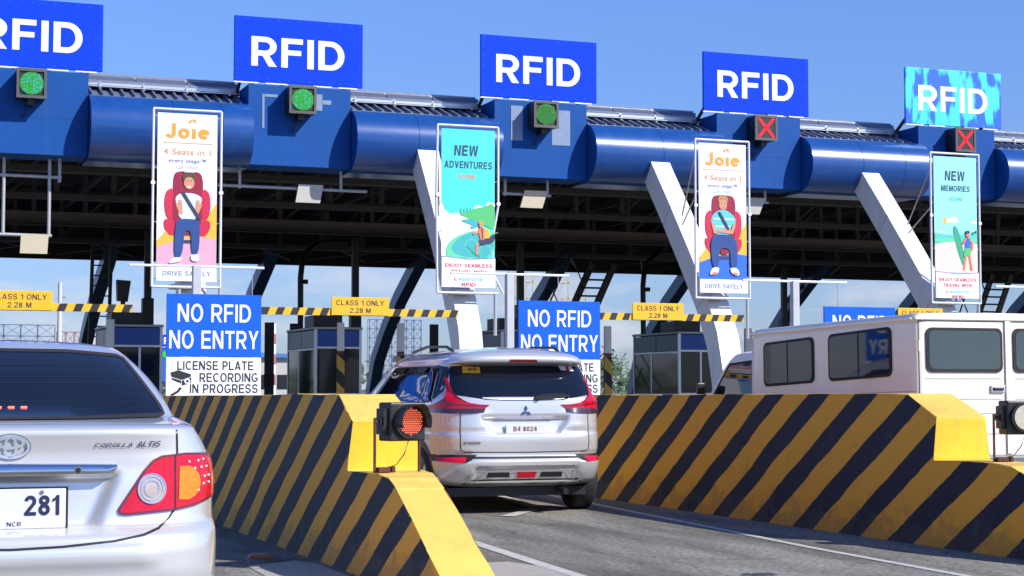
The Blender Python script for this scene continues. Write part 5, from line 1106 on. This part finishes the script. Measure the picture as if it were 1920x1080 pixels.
# ------------------------------------------------------------------ silver hatchback (centre)
def hatch():
    r = thing('hatchback_car', 'silver tall hatchback seen from behind between the two striped barriers', 'car', (6.16, 15.72, 0.0), R(-3.0))
    rows = [(.25,.42,4.30,.74,0),(.285,.20,4.36,.81,0),(.32,.10,4.40,.850,0),(.37,.055,4.42,.868,0),(.44,.018,4.43,.878,0),(.505,.0,4.43,.880,0),(.53,.004,4.43,.880,0),(.545,.03,4.43,.879,0),(.575,.05,4.42,.878,0),
            (.64,.046,4.41,.880,0),(.72,.040,4.40,.882,0),(.775,.046,4.38,.882,0),(.80,.062,4.36,.881,0),(.88,.078,4.30,.878,0),(.97,.085,4.20,.876,0),(1.04,.088,4.00,.873,0),(1.09,.092,3.85,.866,0),(1.13,.10,3.70,.853,0),(1.17,.145,3.55,.835,0),
            (1.23,.185,3.40,.812,0),(1.30,.235,3.25,.787,0),(1.37,.28,3.10,.762,0),(1.43,.315,2.98,.738,0),(1.455,.325,2.92,.727,0),(1.468,.20,2.90,.716,.0),(1.485,.165,2.86,.705,.006),(1.51,.160,2.80,.690,.012),(1.535,.185,2.72,.668,.018),(1.56,.27,2.60,.635,.028),(1.58,.42,2.48,.585,.038),(1.597,.68,2.35,.50,.042),(1.605,1.0,2.2,.38,.045),(1.608,1.35,2.0,.2,.046)]
    def deform(p):
        x, y, z = p; ax = abs(x)
        if y < 0.6:
            e = 0.335+max(0, z-.79)*0.75
            k = (1-sstep(e-0.02, e+0.015, ax))*sstep(.775,.80,z)*(1-sstep(.935,.955,z)); y += .045*k      # plate pocket
            w = sstep(.30+.0,.52,ax)*sstep(.80,.86,z)*(1-sstep(.98,1.04,z)); y -= .018*w
            k2 = (1-sstep(.50,.56,ax))*sstep(.315,.335,z)*(1-sstep(.455,.475,z)); y += .025*k2              # lower bumper inset
            k3 = sstep(.52,.60,ax)*sstep(.515,.53,z)*(1-sstep(.60,.61,z))*(1-sstep(.85,.9,ax)); y += .02*k3
        return (x, y, z)
    vs, fs = ring_body(rows, 4.6, 11, 4, 96, 38, deform); sk = Skin(vs, fs)
    M().add(vs, fs, 0, True).build('body', silver2, r)
    q = [(-.55,1.452),(.55,1.452),(.665,1.442),(.690,1.34),(.712,1.22),(.722,1.165),(.62,1.150),(.40,1.115),(.2,1.108),(-.2,1.108),(-.40,1.115),(-.62,1.150),(-.722,1.165),(-.712,1.22),(-.690,1.34),(-.665,1.442)]
    rw = sk.patch(q, off=0.004, step=0.05).build('rear_window', glass_navy, r)
    ar = M(); p0, _ = sk.hit(.12, 1.135, 'rear'); p1, _ = sk.hit(.46, 1.155, 'rear')
    ar.bar(p0+Vector((0,-.03,0)), p1+Vector((0,-.03,0)), .02, .022).disc((p0.x,p0.z-.005), .028, p0.y-.035, p0.y, 12); ar.bar(p0+Vector((.02,-.025,.025)), p1+Vector((-.05,-.025,.018)), .012, .012); ar.build('wiper', black_plastic, rw)
    st = sk.patch([(-.575,1.375),(-.405,1.372),(-.400,1.438),(-.565,1.442)], off=.006, step=.05).build('yellow_sticker', yellow_sheet, rw)
    t = M(); put_text(t, 'RFID', -.475, 1.407, .085, .028, 0, bold=.02, depth=.0015, fn=lambda X,Y,Z: tuple(sk.hit(X,Z,'rear')[0]+sk.hit(X,Z,'rear')[1]*(.008-Y))); t.build('sticker_print', letter_navy, st, normals=False)
    s2 = sk.patch([(.44,1.405),(.585,1.395),(.565,1.448),(.42,1.448)], off=.006, step=.05).build('pale_sticker', white_sheet, rw)
    sk.patch([(.50,1.40),(.535,1.398),(.53,1.444),(.495,1.444)], off=.008, step=.05).build('sticker_mark', mat('sticker_red', (.6,.02,.02), .5), s2)
    p0, _ = sk.hit(0, 1.498, 'rear')
    sk.patch([(-.155,1.482),(.155,1.482),(.135,1.508),(-.135,1.508)], off=.004, step=.04).build('high_brake_lamp', lamp_dark, r)
    # tail lights
    T = [(.365,1.068),(.41,1.035),(.425,.995),(.56,.982),(.74,.982),(.862,.990),(.868,1.045),(.83,1.085),(.775,1.125),(.748,1.17),(.734,1.24),(.728,1.335),(.708,1.335),(.704,1.24),(.695,1.165),(.64,1.12),(.56,1.085),(.46,1.07)]
    for sg in (1, -1):
        qq = T if sg > 0 else mirror(T)
        tl = sk.patch(qq, off=.012, step=.035).build('tail_light', lamp_red, r)
        lo = [(.425,.994),(.56,.983),(.74,.983),(.860,.99),(.862,1.02),(.72,1.028),(.56,1.03),(.415,1.030)]
        sk.patch([(sg*x, z) for x, z in lo], off=.0145, step=.035).build('dark_lens', mat('lens_smoke', (.05,.025,.035), .1, coat=1.0), tl)
        sk.seam([(sg*x, z) for x, z in ((.40,1.055),(.56,1.060),(.72,1.075),(.80,1.10))], .016, off=.0145).build('light_strip', lamp_dark, tl)
        sk.seam([(sg*x, z) for x, z in ((.60,1.095),(.68,1.14),(.715,1.20),(.733,1.32))], .010, off=.0145).build('light_strip', lamp_dark, tl)
        rf = sk.patch([(sg*x, z) for x, z in ((.50,.585),(.855,.585),(.858,.52),(.62,.508),(.56,.535))], off=.003, step=.04).build('bumper_vent', black_plastic, r)
        sk.patch([(sg*x, z) for x, z in ((.60,.555),(.835,.56),(.838,.518),(.63,.512))], off=.008, step=.04).build('reflector', lamp_red, rf)
        side = 'left' if sg < 0 else 'right'
        tw = sk.patch([(.16,.99),(.40,1.0),(.46,1.035),(.36,1.05),(.24,1.07),(.16,1.085)], side, off=.010, step=.04).build('light_wing', lamp_red, tl)
        win = [[(.42,1.16),(.50,1.11),(.86,1.085),(.86,1.42),(.60,1.425),(.50,1.40)],[(.92,1.08),(1.72,1.06),(1.72,1.44),(.92,1.435)],[(1.78,1.06),(2.86,1.05),(2.70,1.18),(2.42,1.37),(2.25,1.43),(1.78,1.445)]]
        bt = sk.patch([(.34,1.20),(.46,1.09),(.86,1.065),(3.0,1.03),(2.72,1.24),(2.45,1.40),(2.25,1.455),(.60,1.45),(.42,1.43)], side, off=.002, step=.06).build('window_trim', black_plastic, r)
        for w_ in win: sk.patch(w_, side, off=.006, step=.06).build('side_window', glass_navy, bt)
        sk.seam([(.46,1.085),(.86,1.058),(2.95,1.022)], .014, side, off=.006).build('belt_moulding', chrome, bt)
        hv = M()
        for x0, x1 in ((.95,1.70),(1.80,2.35)):
            pts = [(x0+(x1-x0)*k/6) for k in range(7)]; A_ = []; B_ = []
            for yy in pts:
                h1, n1 = sk.hit(yy, 1.445, side); h2, n2 = sk.hit(yy, 1.375, side); A_.append(h1+n1*.008); B_.append(h2+n2*.035)
            hv.add(A_+B_, [(k, k+1, 8+k, 7+k) for k in range(6)], 0, True)
        hv.build('rain_visor', mat('smoke_visor', (.03,.028,.03), .1, coat=1.0), bt, normals=False)
        for yy in (.76, 3.35):
            sk.patch(ell(yy, .34, .38, .38, 28, 0, PI)+[(yy-.38,.30),(yy+.38,.30)], side, off=.004, step=.07).build('wheel_arch', black_plastic, r)
            wheel(r, sg*.78, yy, .335, .205, alu)
        sm = M(); sk.seam([(.90,1.055),(.88,.80),(1.0,.62),(1.05,.40)], .007, side, m=sm); sk.seam([(1.75,1.05),(1.76,.36)], .007, side, m=sm); sk.seam([(2.8,1.02),(2.82,.36)], .007, side, m=sm)
        sk.seam([(.45,.90),(1.6,.87),(3.0,.84)], .012, side, off=.0015, m=sm); sm.build('door_seam', seam_mat, r)
        h1, n1 = sk.hit(1.05, .93, side); M().cbox(h1.x-.03, h1.x+.03, .98, 1.16, .915, .945, .008).build('door_handle', chrome, r)
        M().cbox(sg*.93-.10, sg*.93+.10, 2.62, 2.78, 1.02, 1.16, .03).build('door_mirror', silver2, r)
        rr_ = M().tube([(sg*.56,.72,1.60),(sg*.575,.9,1.645),(sg*.585,1.6,1.66),(sg*.56,2.3,1.615)], .016, 6); rr_.build('roof_rail', black_plastic, r)
    sm = M()
    for sg in (1, -1): sk.seam([(sg*a, b) for a, b in [(.655,.982),(.66,.70),(.655,.635),(.62,.612),(0,.606)]], .010, m=sm)
    sm.build('tailgate_seam', seam_mat, r)
    sk.patch([(-.84,.568),(.84,.568),(.84,.547),(-.84,.547)], off=.004, step=.04).build('bumper_gap', black_plastic, r)
    g = M(); sk.seam([(-.60,.345),(-.47,.47),(.47,.47),(.60,.345)], .030, off=.012, m=g); sk.seam([(-.50,.345),(-.41,.43),(.41,.43),(.50,.345)], .014, off=.010, m=g); g.build('bumper_garnish', alu, r)
    for a in ((-.40,-.17),(.14,.37)): sk.patch([(a[0],.368),(a[1],.368),(a[1]-.01,.415),(a[0]+.01,.415)], off=.006, step=.04).build('bumper_slot', black_plastic, r)
    sk.patch([(-.09,.362),(.09,.362),(.10,.418),(-.10,.418)], off=.008, step=.04).build('fog_lamp', lamp_red, r)
    sk.patch([(-.62,.30),(.62,.30),(.55,.345),(-.55,.345)], off=.004, step=.05).build('diffuser', black_plastic, r)
    pb = M().cbox(-.205,.195,.078,.100,.790,.876,.004).build('number_plate', plate_white, r)
    t = M(); put_text(t, 'B4 8024', -.01, .832, .24, .046, .0775, bold=.02, depth=.002); t.build('lettering', mat('plate_red_brown', (.16,.03,.04), .5), pb)
    sk.patch([(-.27,.925),(.27,.925),(.30,.95),(-.30,.95)], off=.012, step=.05).build('plate_garnish', chrome, r)
    e = M(); y0, _ = sk.hit(.0, 1.01, 'rear'); y0 = y0.y
    for k in range(3):
        a = PI/2+2*PI*k/3; c = Vector((.03*math.cos(a), 1.0+.03*math.sin(a))); u = Vector((math.cos(a), math.sin(a)))*.03; w_ = Vector((-math.sin(a), math.cos(a)))*.0165
        e.prism([tuple(c-u), tuple(c+w_), tuple(c+u), tuple(c-w_)], y0-.012, y0-.001)
    e.build('emblem', mat('emblem_blue', (.12,.2,.42), .2, metal=.8), r)
    t = M(); put_text(t, 'XPANDER', -.555, .70, .17, .024, 0, bold=.015, depth=.0015, shear=.3, fn=lambda X,Y,Z: tuple(sk.hit(X,Z,'rear')[0]+sk.hit(X,Z,'rear')[1]*(.006-Y))); t.build('badge', letter_navy, r, normals=False)
    M().box(-.72,.72,.35,4.0,.17,.255).tube([(.42,.1,.22),(.42,.6,.24)], .03, 8).build('underbody', black_plastic, r)
    M().box(-.60,.60,.95,1.05,.14,.30).build('rear_axle', black_plastic, r)
    return r
hatch()

# ------------------------------------------------------------------ white utility van (right)
def van():
    r = thing('utility_van', 'white boxy utility van at the right behind the second striped barrier', 'van', (10.18, 13.6, 0.0), R(-1.0))
    r.rotation_euler.x = R(-0.9)
    rows = [(.58,.03,3.32,.965,0),(.62,.0,3.32,.985,0),(1.0,.0,3.32,1.0,0),(1.75,.0,3.30,1.0,0),(1.84,.0,3.30,.996,0),(1.875,.004,3.29,.988,.0),(1.905,.02,3.27,.968,.004),(1.925,.06,3.2,.92,.012),(1.93,.5,2.9,.6,.02)]
    vs, fs = ring_body(rows, 22, 44, 3, 60, 40); sk = Skin(vs, fs)
    M().add(vs, fs, 0, True).build('body', van_white, r)
    def pane(poly, side, name='side_window', inner=None):
        f = sk.patch(poly, side, off=.014, step=.12).build(name+'_frame' if False else 'window_frame', rubber, r)
        cx = sum(p[0] for p in poly)/len(poly); cz = sum(p[1] for p in poly)/len(poly)
        xs = [p[0] for p in poly]; W_ = (max(xs)-min(xs)); k = 1-0.056/W_; zs = [p[1] for p in poly]; kz = 1-0.056/(max(zs)-min(zs))
        sk.patch([(cx+(a-cx)*k, cz+(b-cz)*kz) for a, b in poly], side, off=.017, step=.12).build('pane', inner or glass_navy, f)
        return f
    for y0, y1 in ((.40,1.56),(1.86,2.93)):
        for side in ('left', 'right'):
            tl_ = lambda y: 0.055*(2.93-y)/2.5
            f = pane([(y, z+tl_(y)) for y, z in rrect(y0, y1, 1.29, 1.76, .07)], side, inner=glass_navy); ym = (y0+y1)/2
            sk.seam([(ym,1.32+tl_(ym)),(ym,1.73+tl_(ym))], .022, side, off=.019).build('slider_bar', rubber, f)
    for x0, x1 in ((-.89,-.06),(.06,.89)): pane(rrect(x0, x1, 1.375, 1.79, .06), 'rear', inner=glass_grey)
    sm = M(); sk.seam([(-.02,.62),(-.02,1.86)], .010, m=sm); sk.seam([(.028,.62),(.028,1.86)], .010, m=sm); sk.seam([(-.955,.62),(-.955,1.85),(.955,1.85),(.955,.62)], .008, m=sm)
    sm.build('door_seam', seam_mat, r)
    cl = M()
    for a, b in ((-.90,-.075),(.075,.90)):
        for z in (1.315,1.125,.99,.80): sk.seam([(a,z),(b,z)], .010, m=cl)
    cl.build('pressed_line', mat('van_shade', (.36,.36,.37), .4), r)
    dl = sk.patch([(-.03,.62),(.035,.62),(.035,1.86),(-.03,1.86)], off=.012, step=.2).build('centre_post', van_white, r)
    sk.seam([(-.03,.62),(-.03,1.86)], .006, off=.0135).build('post_seam', seam_mat, dl)
    h = M().cbox(-.20,-.045,-.022,-.001,1.185,1.255,.006).build('door_handle', alu, r); M().cbox(-.18,-.07,-.036,-.022,1.205,1.235,.006).build('handle_grip', black_plastic, h)
    for z in (1.62,1.0): M().tube([(-.972,-.012,z-.05),(-.972,-.012,z+.05)], .016, 8).build('hinge', van_white, r); M().tube([(.972,-.012,z-.05),(.972,-.012,z+.05)], .016, 8).build('hinge', van_white, r)
    M().cbox(-1.008,1.008,-.02,.05,1.862,1.884,.006).build('drip_rail', van_white, r)
    M().cbox(-.98,.98,-.14,.02,.44,.60,.02).build('rear_bumper', mat('bumper_grey', (.12,.13,.15), .5), r)
    for sg in (-1, 1): 
        tl = M().cbox(sg*.88-.06, sg*.88+.06, -.035, .0, .66, .92, .01).build('tail_light', lamp_red, r)
        M().box(sg*.88-.05, sg*.88+.05, -.038, -.03, .67, .74).build('reverse_lamp', lamp_clear, tl)
    for side in ('left','right'): sk.seam([(.03,1.20),(3.28,1.17)], .010, side, m=None).build('belt_line', mat('van_line', (.45,.43,.42), .4), r)
    # cab in front of the box
    rc = [(.45,3.1,4.62,.88,0),(.55,3.1,4.72,.92,0),(.95,3.1,4.72,.93,0),(1.10,3.1,4.66,.925,0),(1.28,3.1,4.48,.905,0),(1.48,3.1,4.26,.88,0),(1.62,3.1,4.08,.85,.005),(1.685,3.12,3.94,.81,.014),(1.71,3.2,3.7,.70,.022)]
    v2, f2 = ring_body(rc, 9, 22, 4, 30, 36); s2 = Skin(v2, f2)
    cab = M().add(v2, f2, 0, True).build('cab', van_white, r)
    for side, sg in (('left',-1),('right',1)):
        sw = s2.patch([(3.34,1.15),(4.42,1.14),(4.28,1.30),(4.02,1.575),(3.34,1.60)], side, off=.004, step=.08).build('cab_window', rubber, cab)
        s2.patch([(3.375,1.18),(4.34,1.17),(4.22,1.30),(3.99,1.545),(3.375,1.57)], side, off=.007, step=.08).build('pane', glass_navy, sw)
        M().cbox(sg*1.04-.05, sg*1.04+.05, 4.40, 4.44, 1.14, 1.36, .012).tube([(sg*.88,4.4,1.2),(sg*1.04,4.42,1.24)], .012, 6).build('door_mirror', black_plastic, cab)
        s2.seam([(3.27,1.62),(3.27,.6)], .008, side).build('door_line', seam_mat, cab)
        M().cbox(sg*.93-.012, sg*.93+.012, 3.36, 3.50, 1.06, 1.10, .004).build('door_pull', black_plastic, cab)
        for y in (.85, 3.65): wheel(r, sg*.76, y, .32, .20, grey_metal)
    ws = M(); V = []
    for k in range(9):
        x = -.64+1.28*k/8
        for z in (1.14,1.24,1.34,1.44,1.54):
            h_ = s2.t.ray_cast(Vector((x*(1-.12*(z-1.14)/.4), 8, z)), Vector((0,-1,0))); p = h_[0]+Vector((0,.006,.003)); V.append(p)
    ws.add(V, [(5*k+j, 5*k+5+j, 5*k+6+j, 5*k+1+j) for k in range(8) for j in range(4)], 0, True); ws.build('windscreen', glass_navy, cab)
    for sg in (-1, 1): M().cbox(sg*1.002-.012, sg*1.002+.012, .06, 3.24, 1.862, 1.880, .004).build('side_gutter', van_white, r)
    M().box(-.85,.85,.1,4.3,.36,.56).build('chassis', black_plastic, r)
    return r
van()
